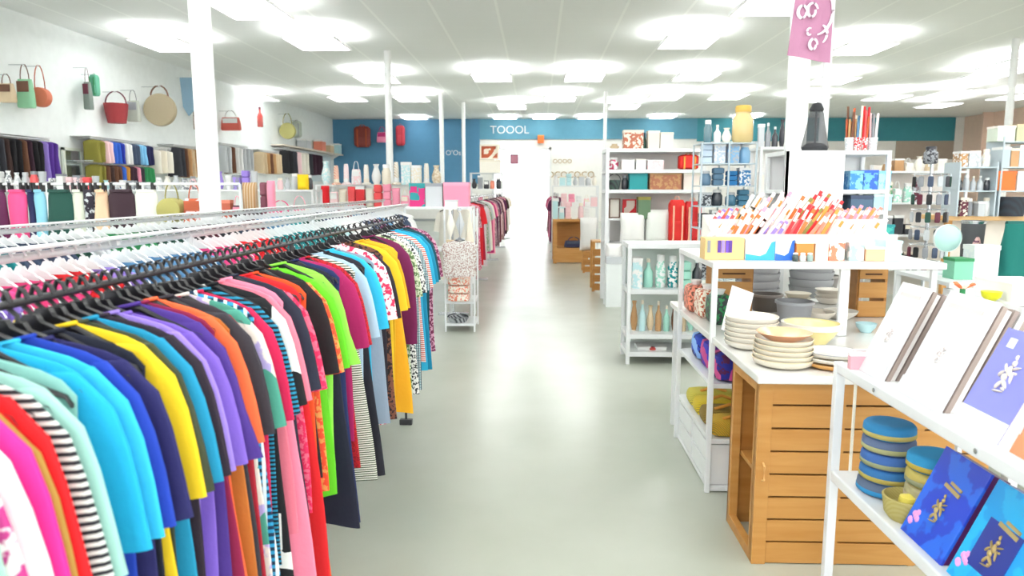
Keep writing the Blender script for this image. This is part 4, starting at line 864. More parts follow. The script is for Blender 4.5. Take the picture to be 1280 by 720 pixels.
for (px, py, q, nm, c) in ((1012, 392, .085, 'left', 'e6ddca'), (1052, 386, .09, 'right', 'dfd8cc')):
    x, y = P(px, py, TZ)
    for k in range(3): lathe_thing('bowl', f'{["lowest", "middle", "topmost"][k]} bowl of the {nm} nested pile by the grey tubs', 'bowl', x, y + .22, TZ + .028 * k, [(q * .55, 0), (q * .7, .01), (q, .045), (q * .95, .045), (q * .6, .014), (.001, .01)], mat(c, rough=.3, coat=.3), 'bowl_body')
def tub(px, py, q, h, c, lb, lidc=None):
    x, y = P(px, py, TZ); r = lathe_thing('pot', lb, 'pot', x, y, TZ, [(q * .8, 0), (q * .86, h * .1), (q * .97, h * .9), (q, h), (q * .93, h), (q * .8, h * .2), (.001, h * .12)], mat(c, rough=.45), 'pot_body', 32)
    MB().lathe([(q * .98, h * .86), (q * 1.05, h * .88), (q * 1.05, h), (q * .95, h * 1.005)], 32, cap=False).build('rim', mat(lidc or c, rough=.4), r, True)
    return r
GT, GD = '9c9da0', '6e6a66'
tub(1030, 365, .1, .13, '8f8a86', 'tall grey brown tub at the back under high board', 'a5a09a'); tub(992, 402, .105, .125, GT, 'large grey tub in front under the high board', 'a9acb0'); tub(957, 388, .1, .11, '77706a', 'brown grey tub left of the large grey tub', '9a938c')
for k, (px, py, nm) in enumerate([(950, 374, 'left'), (1018, 372, 'right')]):
    for j in range(4):
        q = .155; x, y = P(px, py, TZ)
        lathe_thing('pot', f'{["lowest", "second", "third", "topmost"][j]} shallow grey dish in the {nm} pile under high board', 'pot', x, y + .08, TZ + j * .055, [(q * .82, 0), (q * .94, .03), (q, .075), (q * .95, .075), (q * .8, .03), (.001, .02)], mat('a0a1a4', rough=.45), 'dish_body', 32)
        
for k, (px0, px1, y_, lb) in enumerate([(889, 935, 4.5, 'small wooden crate under high board, left end'), (1066, 1100, 4.5, 'small wooden crate under the high board, right end')]):
    x0, x1 = at(px0, 340, y_).x, at(px1, 340, y_).x
    r = thing('small_crate', lb, 'crate', ((x0 + x1) / 2, y_, TZ)); hx = (x1 - x0) / 2
    for q in range(3): MB().bb(-hx, hx, -.1, -.088, .005 + q * .115, .1 + q * .115).build('slat', WOOD, r, bevel=.002)
    for s in (-1, 1): MB().bb(s * hx - .008, s * hx + .008, -.088, .1, 0, .35).build('side_panel', WOODD, r)
    MB().bb(-hx * .6, hx * .6, -.104, -.1, .26, .27).build('handle_slot', mat('5a3515', rough=.7), r)
    MB().bb(-hx, hx, -.088, .1, 0, .012).build('base', WOOD, r)
# leaning white card
a = P(925, 415, TZ)
r = thing('sign_card', 'blank white price card leaning beside the cream plates', 'sign', (a[0] - .04, a[1] - .03, TZ), .25)
MB().box((.015, 0, .12), (.14, .004, .25), Matrix.Rotation(math.radians(20), 3, 'Y') @ Matrix.Rotation(math.radians(-12), 3, 'X')).build('card', mat('fdfdfd', rough=.5), r); MB().box((0, .03, .03), (.05, .06, .008), Matrix.Rotation(.5, 3, 'X')).build('stand', WHITE, r)
item('box', 912, 930, 385, 400, 4.0, 'ead8c4', 'small cream carton behind the white price card', 'brown', z=TZ)
# goods in the frame rack beside the aisle
rr = random.Random(4)
def bundle(label, x, y, z, w, h, d, c, c2, c3, sd):
    r = thing('textile_bag', label, 'bag', (x, y, z)); MB().rbox((0, 0, 0), (w, d, h), puff=.08).build('bag_body', mat(c, 'floral', c2, 11, .7, c3=c3), r, True)
    MB().tube([(-w * .3, -d * .3, h * .95), (0, -d * .35, h * 1.06), (w * .3, -d * .3, h * .95)], .012, 8).build('handle', mat(c3, rough=.7), r, True)
for k, (y_, w_, h_) in enumerate([(3.92, .3, .15), (4.15, .3, .17), (4.4, .3, .16)]):
    bundle(f'{["nearest", "middle", "farthest"][k]} purple and blue printed textile bag on the rack', 1.13, y_, .611, w_, h_, .21, ['2a2c9c', '3a36b4', '2e4cc0'][k], ['5a1a50', '6a2a90', '1c1c50'][k], ['e05a9c', 'c84a8c', '8fb8f0'][k], k)
for k, (y_, c, nm) in enumerate([(3.9, 'mustard', 'mustard'), (4.08, '7a4a1c', 'brown'), (4.26, 'yellow', 'yellow'), (4.45, 'e8d85a', 'pale yellow')]):
    r = thing('soft_pouch', f'{nm} knitted pouch on the lower board of the rack', 'pouch', (1.1, y_, .301)); MB().rbox((0, 0, 0), (.26, .15, .1), puff=.12).build('pouch_body', mat(c, 'weave', 'olive', 50, .85), r, True); MB().tube([(-.08, -.05, .1), (0, -.06, .13), (.08, -.05, .1)], .009, 6).build('cord', mat('amber'), r, True)
for k in range(2):
    r = thing('white_drawer_box', f'white drawer box at floor level under the rack, {["nearer", "farther"][k]}', 'box', (1.17, 4.03 + .42 * k, .031)); MB().bb(-.22, .22, -.2, .2, 0, .23).build('carton', mat('f2f3f2', rough=.4), r, bevel=.004)
    for j in range(2): MB().bb(-.228, -.22, -.19, .19, .01 + .115 * j, .115 + .115 * j).build('drawer', WHITE, r); 
item('folded cloth', 893, 916, 548, 556, 3.86, 'navy', 'navy folded cloth at the rack bottom edge', 'slate', z=.262, d=.2) if False else None
for k, (px, py, c, nm) in enumerate([(866, 395, 'salmon', 'salmon floral'), (876, 408, 'cream', 'cream floral'), (858, 375, 'charcoal', 'dark green')]):
    x, y = P(px, py, TZ); r = thing('potpourri_bag', f'{nm} filled clear bag behind the left rack post', 'bag', (1.02 + .02 * k, 4.62 - .22 * k, TZ)); MB().rbox((0, 0, 0), (.12, .16, .17), puff=.1).build('bag_body', mat(c, 'floral', ['brown', 'rust', 'green'][k], 26, .4), r, True); MB().tube([(0, 0, .165), (0, 0, .2)], [.02, .035], 8).build('tie', mat('white'), r, True)

# upper board goods
UZ = 1.269
def ubox(p0, p1, q0, Y, c, c2, lb, pat=None, d=.12, z=UZ, kind='box', sc=9): return item(kind, p0, p1, q0, 0, Y, c, lb, c2, pat, sc, z=z, d=d)
Yf = 3.95
a, b_ = at(880, 300, Yf), at(929, 300, Yf); W_ = b_.x - a.x; H_ = at(880, 297, Yf).z - UZ
r = thing('cardboard_tray', 'tan cardboard box with purple pens in its front', 'box', ((a.x + b_.x) / 2, Yf + .03, UZ))
MB().bb(-W_ / 2, W_ / 2, -.06, .06, 0, H_).build('carton', mat('e3c184', rough=.7), r, bevel=.002)
for k, (x_, c) in enumerate([(-.085, 'grey'), (-.03, 'purple'), (-.01, 'lavender'), (.012, 'violet'), (.03, 'purple')]): MB().bb(x_ - .008, x_ + .008, -.066, -.06, .04, .105).build('pen_label', mat(c, rough=.4), r)
for (p0, p1, q0, c, c2, pt, lb) in [(930, 966, 298, 'f4f6f8', '38a8dc', None, 'white box with sky blue wave on the high board'), (967, 990, 296, 'eef4f8', '2a6cd0', None, 'white box with royal blue corner on the high board')]:
    a, b_ = at(p0, 300, Yf), at(p1, 300, Yf); W_ = b_.x - a.x; H_ = at(880, q0, Yf).z - UZ
    r = thing('carton_box', lb, 'box', ((a.x + b_.x) / 2, Yf + .02, UZ)); MB().bb(-W_ / 2, W_ / 2, -.06, .06, 0, H_).build('carton', mat(c, rough=.5), r, bevel=.002)
    MB().prism([(-W_ / 2, 0), (W_ / 2, 0), (W_ / 2, H_ * .9), (W_ * .38, H_ * .85), (W_ * .2, H_ * .32), (0, H_ * .2), (-W_ / 2, H_ * .3)], -.063, -.06).build('printed_wave', mat(c2, rough=.5), r)
ubox(991, 1012, 300, Yf, 'ef8c40', 'ivory', 'orange label box right of the blue cornered box'); ubox(1014, 1030, 300, Yf, 'f0dcc4', 'white', 'cream box between orange and coral label boxes')
ubox(1031, 1050, 299, Yf, 'f08060', 'ivory', 'coral label box on the front of high board', 'floral'); ubox(1056, 1074, 302, Yf, 'a8c0c0', 'white', 'grey green box right of the coral label box', 'floral'); ubox(1075, 1098, 308, Yf, 'f0b890', 'peach' if False else 'ivory', 'flat peach box near right end of high board', d=.14)
ubox(1100, 1120, 300, Yf, 'c4e8ea', 'aqua', 'pale aqua box at the right end of high board')
for k in range(3): ubox(990 + 9 * k, 998 + 9 * k, 316, 3.86, ['3a4a48', 'dfe4e0', '8aa09a'][k], 'white', f'{["dark green", "white", "sage"][k]} small tin at the high board front edge', kind='jar', d=.04)
# sloped tray with packets of sticks
x0, x1 = at(884, 290, 4.45).x, at(1100, 290, 4.45).x
r = thing('sloped_tray', 'long white stepped tray full of bright stick packets', 'display tray', ((x0 + x1) / 2, 4.4, UZ)); hx = (x1 - x0) / 2
MB().prism([(-.16, 0), (.2, 0), (.2, .22), (.17, .22), (-.16, .07)], -hx, hx).xform(Matrix.Rotation(math.pi / 2, 4, 'Z')).build('tray_body', mat('f2eee6', rough=.5), r)
for j in range(2): MB().bb(-hx, hx, -.17 + .17 * j, -.155 + .17 * j, .05 + .08 * j, .12 + .08 * j).build('tray_front', mat('efe6dc', rough=.4), r)
groups = [(884, 912, 282, ['pale_pink', 'coral', 'white', 'lavender'], .11, 'pink'), (913, 944, 280, ['orange', 'amber', 'orange', 'cream'], .14, 'orange'), (918, 970, 262, ['pale_pink', 'white', 'f4d8d0', 'cream', 'pink'], .2, 'blush'), (946, 980, 276, ['pale_pink', 'ivory', 'lavender', 'cream'], .12, 'ivory'),
    (980, 1024, 274, ['red', 'orange', 'coral', 'olive', 'red'], .22, 'red'), (1010, 1036, 264, ['salmon', 'red', 'amber', 'pale_pink'], .19, 'salmon'), (1034, 1096, 286, ['pale_pink', 'salmon', 'ivory', 'pink'], .12, 'rosy')]
for gi, (p0, p1, q, cs, ln, gn) in enumerate(groups):
    n = int((p1 - p0) / 2.6)
    for k in range(n):
        px = p0 + (p1 - p0) * (k + .5) / n; row_ = k % 2; Y = 4.27 + .17 * row_; a = at(px, q, Y); c = cs[k % len(cs)]; rr = random.Random(gi * 50 + k)
        zb_ = UZ + (.1 if row_ == 0 else .17); L_ = ln * rr.uniform(.85, 1.1); an = .55 + rr.uniform(-.12, .12)
        a.y += .006 * (k % 3 - 1) + .0013 * k; r = thing('stick_packet', f'{cname(c)} stick packet in the {gn} group of the stepped tray, {["front", "back"][row_]} row', 'packet', (a.x, a.y, zb_), 0, f'stick packets, {gn} group')
        M_ = Matrix.Rotation(an, 4, 'Y'); wd = .01
        MB().bb(-wd, wd, -.003, .003, 0, L_).xform(M_).build('packet_sleeve', mat(c, rough=.4), r); MB().bb(-wd * .8, wd * .8, -.0042, .0, L_ * .55, L_ * .85).xform(M_).build('packet_label', mat(['ivory', 'white', 'amber'][k % 3], rough=.4), r)
# tall white display tower behind
YD = 5.3; tx0, tx1 = at(980, 236, YD).x, at(1112, 236, YD).x
zs_ = [at(0, q, YD).z for q in (190, 237, 262, 300)]
r = shelf_unit('display_tower', 'tall white display tower behind the stepped tray', tx0, tx1, YD, YD + .45, [zs_[0], zs_[1], zs_[2], zs_[3]], zs_[0], WHITE, post=.03, back=mat('f6f6f4', rough=.5), cat='display stand')
MB().bb(-(tx1 - tx0) / 2 + .0, at(1054, 236, YD).x - (tx0 + tx1) / 2, -.225, -.21, zs_[2] - .15, zs_[0]).build('front_panel', mat('f4f4f2', rough=.5), r)
MB().tube([(at(1047, 236, YD).x - (tx0 + tx1) / 2, .1, zs_[0]), (at(1047, 236, YD).x - (tx0 + tx1) / 2, .1, 4.2)], .032, 12).build('mast', WHITE, r, True)
for k, (p0, p1, q0, zi, c, c2, pt, lb) in enumerate([(1056, 1072, 214, 1, '3a86cc', 'sky_blue', 'floral', 'cobalt printed box on the tower, left of three'), (1073, 1090, 213, 1, '6cb4e8', 'blue', 'floral', 'sky blue printed box on the tower, middle of three'), (1091, 1106, 214, 1, 'a8d8f0', 'sky_blue', 'floral', 'pale blue box on the tower, right of three'),
     (1057, 1084, 244, 2, '49637c', 'slate', 'blocks', 'slate blue box on the second shelf of tower'), (1085, 1107, 243, 2, 'a8d0e0', 'aqua', None, 'ice blue box on the second shelf of tower'), (1097, 1110, 280, 3, '3cb4a4', 'teal', 'floral', 'turquoise green box on the third tower shelf')]):
    item('box', p0, p1, q0, 0, YD + .1, c, lb, c2, pt, 12, z=zs_[zi], d=.18)
# black mesh bag and stick bouquets on tower top
a = at(1016, 190, YD + .15); H_ = 58 * YD / F
r = thing('mesh_bag', 'black mesh drawstring bag standing on the display tower', 'bag', (a.x, YD + .12, zs_[0]))
MB().lathe([(.085, 0), (.095, .03), (.08, .1), (.06, .2), (.05, .27), (.035, .3)], 20).build('bag_mesh', mat('4c4e52', rough=.5, alpha=.55), r, True)
MB().lathe([(.084, .0), (.09, .03), (.06, .055), (.001, .06)], 20).build('dark_filling', mat('black', rough=.9), r, True)
MB().tube([(0, -.0, .05), (.0, 0, .3)], .008, 6).build('stem', mat('black'), r, True); MB().lathe([(.045, .285), (.05, .3), (.03, .34), (.001, .35)], 14).build('drawstring_top', mat('2c2d30'), r, True)
for k, (p0, p1, nm, cs) in enumerate([(1055, 1066, 'brown', ['rust', 'tan', 'brown']), (1066, 1076, 'blue and beige', ['tan', 'steel_blue', 'cream']), (1076, 1084, 'red', ['red', 'coral', 'rust']), (1084, 1096, 'pale', ['pale_pink', 'grey', 'white'])]):
    a, b_ = at(p0, 190, YD + .15), at(p1, 190, YD + .15); w_ = (b_.x - a.x) / 2
    r = thing('stick_bouquet', f'{nm} bundle of upright sticks in cup on tower', 'bundle', ((a.x + b_.x) / 2, YD + .15, zs_[0]))
    MB().lathe([(w_ * .8, 0), (w_, .1), (w_ * .9, .1), (w_ * .7, .02)], 14).build('cup', mat(['pale_grey', 'red', 'red', 'silver'][k], 'floral', 'white', 40, .4), r, True)
    for j in range(6): 
        t = j * 1.05; rr = random.Random(k * 10 + j); MB().tube([(w_ * .5 * math.cos(t), w_ * .5 * math.sin(t), .02), (w_ * .8 * math.cos(t), w_ * .8 * math.sin(t), rr.uniform(.2, .33))], .008, 6).build('stick', mat(cs[j % 3], rough=.6), r, True)
# hanging mauve banner
a, b_ = at(986, 40, 5.6), at(1039, 40, 5.6); zt_ = at(1010, -40, 5.6).z; zb_ = at(1010, 74, 5.6).z
r = thing('hanging_banner', 'mauve banner with pale swirl pattern hanging beside the pillar', 'banner', ((a.x + b_.x) / 2, 5.6, zb_)); hw = (b_.x - a.x) / 2; H_ = zt_ - zb_
rings = [[(hw * u + (.05 * t if u < 0 else 0), .012 * math.sin(4 * u + 2 * t) + s * .003, H_ * t + (-.03 * u if t == 0 else 0)) for (u, s) in [(-1, -1), (-.5, -1), (0, -1), (.5, -1), (1, -1), (1, 1), (.5, 1), (0, 1), (-.5, 1), (-1, 1)]] for t in [k / 6 for k in range(7)]]
MB().loft(rings).build('banner_cloth', mat('b27c98', rough=.8), r)
SW = mat('f4e2ee', rough=.8)
def swirl(cx, cz, r0, r1, a0, a1, th):
    MB().tube([(cx + (r0 + (r1 - r0) * k / 14) * math.cos(a0 + (a1 - a0) * k / 14) * .7, -.02, cz + (r0 + (r1 - r0) * k / 14) * math.sin(a0 + (a1 - a0) * k / 14)) for k in range(15)], [th * (.6 + .4 * math.sin(math.pi * k / 14)) for k in range(15)], 6).build('swirl', SW, r, True)
swirl(.02, .1, .045, .03, 0, 6.28, .012); swirl(.07, .19, .08, .05, -1.2, 1.2, .01); swirl(-.07, .33, .05, .04, 0, 6.28, .013); swirl(.0, .34, .06, .035, .2, 6.5, .012); swirl(.03, .33, .16, .18, -1.4, .9, .012); swirl(-.01, .19, .03, .02, 1, 5.5, .009); swirl(-.03, .5, .08, .06, 0, 5, .013); swirl(.05, .55, .06, .04, 0, 6, .012)
MB().tube([(-hw - .05, 0, H_), (hw + .1, 0, H_)], .012, 8).build('banner_rod', WHITE, r, True)

# wire cube tower
YW = 7.5; wx0, wx1 = at(876, 236, YW).x, at(944, 236, YW).x
zw = [at(0, q, YW).z for q in (345, 312, 284, 257, 232, 205, 180)]
r = thing('wire_cube_tower', 'grey wire cube shelving with blue and black goods', 'shelf', ((wx0 + wx1) / 2, YW + .2, 0)); hx = (wx1 - wx0) / 2; WR = mat('b9c6cc', rough=.4)
for sx in (-1, 0, 1):
    for sy in (-1, 1): MB().tube([(sx * hx, sy * .2, 0), (sx * hx, sy * .2, zw[-1])], .01, 6).build('post', WR, r, True)
for z_ in zw + [.6, .3]:
    g = MB(); g.bb(-hx, hx, -.2, .2, z_ - .012, z_); g.build('shelf_board', WR, r)
blues = [['5a6c80', 'navy'], ['charcoal', 'black'], ['black', 'slate'], ['slate', 'teal'], ['2f78b0', 'steel_blue'], ['9cc8e4', 'sky_blue']]
nmz = ['lowest', 'second', 'third', 'fourth', 'fifth', 'sixth']
for lv in range(6):
    for s_ in (0, 1):
        p0 = 878 + 33 * s_; n = 2
        for j in range(n):
            q0 = p0 + j * 15.5; c = [['charcoal', '5a6c80'], ['black', 'slate'], ['2c2c34', 'pale_grey'], ['3a4048', '4a7c96'], ['5f7f98', '2f78b0'], ['c4d4e4', '88b8dc']][lv][s_]
            H_ = (zw[lv + 1] - zw[lv]) * (.8 if j else .66) if lv < 5 else .2
            a = at(q0 + .5, 236, YW); b_ = at(q0 + 14.5, 236, YW); kd = ['box', 'jar', 'folded cloth'][(lv + j + s_) % 3]
            f, nm, ct = BUILD[kd]; r = thing(nm, f'{["left", "right"][j]} {kd} in the {["left", "right"][s_]} column of wire cubes, {nmz[lv]} level', ct, ((a.x + b_.x) / 2, YW + .15, zw[lv] + .001)); f(r, b_.x - a.x, H_, .12, c, ['silver', 'white'][j], 'floral' if kd == 'box' else None, 16)
r = item('jar', 916, 942, 132, 178, YW + .1, 'd6be84', 'tall golden jar on top of the wire cube shelving', 'gold', z=zw[-1], d=.2); 
item('jar', 880, 890, 150, 178, YW + .1, '5a7a84', 'grey blue jar on top left of the wire cubes', 'white', z=zw[-1])
item('bottle', 892, 901, 156, 178, YW + .1, 'white', 'white bottle on top of the wire cubes, left half', 'ivory', z=zw[-1]); item('vase', 902, 914, 160, 178, YW + .1, 'ivory', 'ivory vase between white bottle and golden jar', 'cream', z=zw[-1])
# tall goods between cubes and pillar
yx0, yx1 = at(945, 236, 8.4).x, at(982, 236, 8.4).x; zq = [at(0, q, 8.4).z for q in (300, 240, 186)]
shelf_unit('display_shelf', 'narrow white shelf between wire cubes and round pillar', yx0, yx1, 8.3, 8.7, [zq[0], zq[1], zq[2]], zq[2], WHITE, post=.03, back=mat('f4f2ee'), cat='shelf')
row('the top of the narrow white shelf', 946, 981, 186, 34, 8.45, zq[2], 4, ['bottle', 'vase', 'box'], ['charcoal', 'white', 'pale_grey', 'grey'], seed=51); row('the middle of the narrow white shelf', 946, 981, 240, 30, 8.45, zq[1], 4, ['vase', 'box', 'jar'], ['white', 'pale_pink', 'pale_grey', 'ivory'], seed=52, pats=('floral', None)); row('the lower board of the narrow white shelf', 946, 981, 300, 40, 8.45, zq[0], 4, ['vase', 'box', 'jar'], ['white', 'pale_pink', 'lavender', 'ivory'], seed=53, pats=('floral', None))

# ---------------------------------------------------------------- right background
zr = [at(0, q, 11).z for q in (330, 290, 252, 215)]
x0, x1 = at(1100, 236, 11).x, at(1182, 236, 11).x
gondola('display_shelf', 'white shelving of small bags behind the spinner rack', 1098, 1200, 11, zr, zr[-1] + .1, depth=.5, back=mat('f4ede6', rough=.6))
row('the second board behind the spinner', 1100, 1140, 290, 26, 10.9, zr[1], 3, ['handbag', 'box'], ['charcoal', 'pale_grey', 'grey'], seed=61); row('the third board behind the spinner', 1100, 1140, 252, 26, 10.9, zr[2], 3, ['jar', 'box', 'handbag'], ['mint', 'ivory', 'beige', 'green'], seed=62, pats=('floral',)); row('the lowest board behind the spinner', 1100, 1140, 330, 26, 10.9, zr[0], 3, ['handbag', 'box'], ['dark_green', 'charcoal', 'aqua'], seed=63)
item('picture frame', 1141, 1150, 222, 252, 10.95, 'maroon', 'maroon and grey picture card left of the spinner rack', 'silver', 'blocks', 20, z=zr[2], d=.05)
row('the white shelving top under the teal panel', 1102, 1182, 205, 18, 10.9, zr[-1], 6, ['box', 'handbag', 'vase'], ['salmon', 'ivory', 'beige', 'tan', 'cream'], seed=64)
# spinner rack
YP = 7.2; xs = at(1163, 236, YP).x; ztop = at(1163, 205, YP).z
r = thing('spinner_rack', 'slim spinner rack of black accessories right of the tower', 'display stand', (xs, YP, 0))
MB().tube([(0, 0, .03), (0, 0, ztop)], .018, 10).build('pole', CHROME, r, True); MB().lathe([(.22, 0), (.22, .02), (.03, .04)], 24).build('base', WHITE, r, True)
for k in range(6):
    z_ = ztop - .1 - k * .17; MB().lathe([(.15, z_), (.156, z_ + .004), (.15, z_ + .008), (.144, z_ + .004)], 20, cap=False).build('ring', CHROME, r, True)
    for j in range(4): MB().tube([(0, 0, z_), (.15 * math.cos(j * 1.57), .15 * math.sin(j * 1.57), z_)], .004, 5).build('spoke', CHROME, r)
cs = ['black', 'charcoal', 'grey', 'dark_green', 'slate', 'maroon', 'pale_grey']
kn = 0
for k in range(6):
    for j in range(7):
        t = math.pi * (1.02 + .96 * j / 6); z_ = ztop - .1 - k * .17; c = cs[(k * 3 + j * 2) % 7]
        g = thing('hanging_accessory', f'{cname(c)} pouch on the {nmz[k]} ring of the spinner, counted from its top', 'pouch', (xs + .165 * math.cos(t), YP + .165 * math.sin(t), z_ - .12), t + math.pi / 2, f'accessories on the spinner rack, {nmz[k]} ring')
        MB().rbox((0, 0, 0), (.05, .014, .1)).build('pouch_body', mat(c, rough=.5), g, True); MB().tube([(0, 0, .1), (0, 0, .124)], .003, 5).build('hang_loop', CHROME, g)
r = item('jar', 1155, 1172, 183, 204, YP, 'grey', 'dark grey globe jar on top of the spinner rack', 'charcoal', 'floral', 20, z=ztop)
# counter with wooden top
YC = 8.0; x0, x1 = at(1183, 272, YC).x, 9.5; zc = at(1200, 270, YC).z
r = thing('wooden_counter', 'high counter with pale wooden top at the right edge', 'counter', ((x0 + x1) / 2, YC + .3, 0)); hx = (x1 - x0) / 2
MB().bb(-hx, hx, -.3, .3, zc - .05, zc).build('counter_top', mat('d9a868', 'wood', 'e6bd84', rough=.4), r, bevel=.004); MB().bb(-hx + .1, hx, -.1, .28, 0, zc - .05).build('counter_body', mat('e6dfd4', rough=.6), r)
for s in (-hx + .05, 0, hx - .1): MB().bb(s - .03, s + .03, -.28, -.22, 0, zc - .05).build('leg', WOOD, r)
cx_ = [at(p, 236, YC).x for p in (1192, 1238, 1243, 1330)]
zk = [zc, at(0, 238, YC).z, at(0, 210, YC).z, at(0, 180, YC).z]
shelf_unit('counter_shelf', 'left white wire shelf standing on the wooden counter', cx_[0], cx_[1], YC - .1, YC + .2, [zk[1], zk[2]], zk[2] + .05, WR, post=.015, cat='shelf', t=.015, posts=False)
r = bpy.data.objects['counter_shelf']
for sx in (-1, 1): MB().bb(sx * (cx_[1] - cx_[0]) / 2 - .008, sx * (cx_[1] - cx_[0]) / 2 + .008, -.15, .15, zc, zk[2] + .05).build('side_frame', WR, r)
r2 = shelf_unit('counter_shelf', 'right grey wire shelf with orange box on the counter', cx_[2], cx_[3], YC - .1, YC + .2, [zk[1], zk[2], zk[3]], zk[3] + .05, WR, post=.015, cat='shelf', t=.015, posts=False)
for sx in (-1, 1): MB().bb(sx * (cx_[3] - cx_[2]) / 2 - .008, sx * (cx_[3] - cx_[2]) / 2 + .008, -.15, .15, zc, zk[3] + .05).build('side_frame', WR, r2)
row('the left counter shelf, upper board', 1194, 1237, 210, 22, YC, zk[2], 4, ['jar', 'box', 'vase'], ['pale_grey', 'tan', 'white', 'charcoal'], seed=71, pats=('floral',), d=.15); row('the left counter shelf, middle board', 1194, 1237, 238, 20, YC, zk[1], 5, ['jar', 'bottle'], ['pale_grey', 'charcoal', 'white', 'silver'], seed=72, d=.1); row('the counter under the left shelf', 1194, 1237, 270, 24, YC, zk[0], 4, ['box', 'jar'], ['white', 'pale_grey', 'grey', 'maroon'], seed=73, pats=('floral', None), d=.15)
for (kd, p0, p1, q0, zi, c, c2, lb) in [('box', 1246, 1256, 184, 2, 'b9cfe0', 'white', 'pale blue box on the right counter shelf'), ('box', 1257, 1267, 186, 2, 'c89a6c', 'cream', 'tan box beside the pale blue box on counter shelf'), ('box', 1268, 1283, 182, 2, 'cfe0ec', 'white', 'ice white box at right edge of the counter shelf'),
    ('box', 1241, 1263, 214, 1, 'd8742c', 'orange', 'bright orange box on the right counter shelf'), ('box', 1265, 1281, 214, 1, 'f2f2f0', 'white', 'plain white box right of the bright orange box'), ('basket', 1246, 1284, 230, 0, '39434c', 'charcoal', 'dark grey wire basket under the bright orange box'),
    ('box', 1240, 1262, 158, 3, 'd3ddcc', 'ivory', 'pale sage box on top of the right counter shelf'), ('box', 1264, 1288, 156, 3, 'c4c2a0', 'beige', 'khaki box on top of right counter shelf')]:
    item(kd, p0, p1, q0, 0, YC, c, lb, c2, None, z=zk[zi], d=.18)
# things between counter and books
Yg = 5.6; zg = at(1190, 345, Yg).z
x0, x1 = at(1150, 345, Yg).x, 4.6
shelf_unit('side_table', 'white table behind the foreground books at right', x0, x1, Yg - .4, Yg + .4, [zg, .3], zg, WHITE, cat='table', post=.04)
a, b_ = at(1176, 300, Yg), at(1211, 300, Yg); q_ = (b_.x - a.x) / 2; zf = at(0, 296, Yg).z - zg
r = thing('desk_fan', 'round pale mint fan on a stand left of the teal cloth', 'fan', ((a.x + b_.x) / 2, Yg + .1, zg))
MB().lathe([(.07, 0), (.07, .015), (.012, .03), (.012, zf - q_)], 24).build('stand', mat('d8e8e4', rough=.4), r, True)
MB().lathe([(.001, -.012), (q_ * .9, -.012), (q_, 0), (q_ * .9, .012), (.001, .012)], 36).xform(Matrix.Translation((0, 0, zf)) @ Matrix.Rotation(math.pi / 2, 4, 'X')).build('round_grille', mat('b8ded6', rough=.4), r, True)
MB().lathe([(q_ * 1.0, -.014), (q_ * 1.04, 0), (q_ * 1.0, .014), (q_ * .96, 0)], 36, cap=False).xform(Matrix.Translation((0, 0, zf)) @ Matrix.Rotation(math.pi / 2, 4, 'X')).build('rim', mat('e8f0ee', rough=.3), r, True)
item('box', 1186, 1209, 322, 345, Yg - .15, '7fc4a4', 'mint green box in front of the round fan', 'green', z=zg, d=.15)
item('box', 1211, 1242, 306, 345, Yg - .05, 'e6e8ea', 'white speckled box between mint box and teal cloth', 'white', 'floral', 14, z=zg); item('vase', 1213, 1228, 276, 306, Yg + .2, 'cfa8a0', 'pink patterned vase behind the white speckled box', 'plum', 'floral', 14, z=zg, d=.1)
r = thing('storage_bin', 'tall dark grey bin beside the teal cloth', 'bin', (at(1240, 300, Yg).x, Yg + .25, zg)); MB().lathe([(.07, 0), (.085, .4), (.078, .4), (.065, .02)], 20).build('bin_body', mat('4a4c4e'), r, True); MB().lathe([(.086, .39), (.092, .41), (.08, .415)], 20, cap=False).build('rim', CHROME, r, True)
a = at(1250, 360, Yg - .1); hw = .36
r = thing('draped_cloth', 'large dark teal cloth draped at the right edge', 'cloth', (a.x + hw, Yg - .05, zg)); H_ = at(0, 277, Yg).z - zg
rings = []
for k in range(9):
    t = k / 8; rings.append([((hw * (1.05 - .12 * t)) * math.cos(q_) + .01 * math.sin(6 * q_ + 3 * t), (.12 + .02 * math.sin(9 * q_)) * math.sin(q_) * (1 - .3 * t), H_ * t) for q_ in [2 * math.pi * j / 36 for j in range(36)]])
MB().loft(rings).build('cloth', mat('127066', rough=.85), r, True); MB().tube([(-hw * .9, 0, H_), (hw * .9, 0, H_)], .02, 8).build('hem', mat('0f5f58'), r, True)
# white shelf board edges behind the books with flowers
Yh = 3.6; zh = at(1240, 372, Yh).z
x0 = 2.2
shelf_unit('side_table', 'low white side table with orange flower behind the books', x0, x0 + 1.6, Yh - .3, Yh + .35, [zh, .4], zh, WHITE, cat='table', post=.04)
a = at(1196, 360, Yh); r = thing('paper_flower', 'orange and white paper flower behind the leaning cards', 'flower', (a.x, Yh - .05, zh))
MB().lathe([(.012, 0), (.012, .05), (.02, .055)], 10).build('stem', mat('green'), r, True)
for k in range(7):
    t = k * .9; MB().box((.03 * math.cos(t), .03 * math.sin(t), .065), (.05, .022, .008), Matrix.Rotation(t, 3, 'Z') @ Matrix.Rotation(-.5, 3, 'Y')).build('petal', mat(['f07a4c', 'ivory'][k % 2]), r, bevel=.003)
lathe_thing('small_dish', 'small lime yellow dish behind the white card stack', 'dish', at(1224, 358, Yh).x, Yh - .1, zh, [(.02, 0), (.04, .02), (.045, .045), (.04, .045), (.001, .02)], mat('d8d81c', rough=.4), 'dish_body')
item('box', 1240, 1300, 350, 388, Yh, 'f0f1f2', 'large white carton at right edge behind blue book', 'white', z=zh, d=.3)

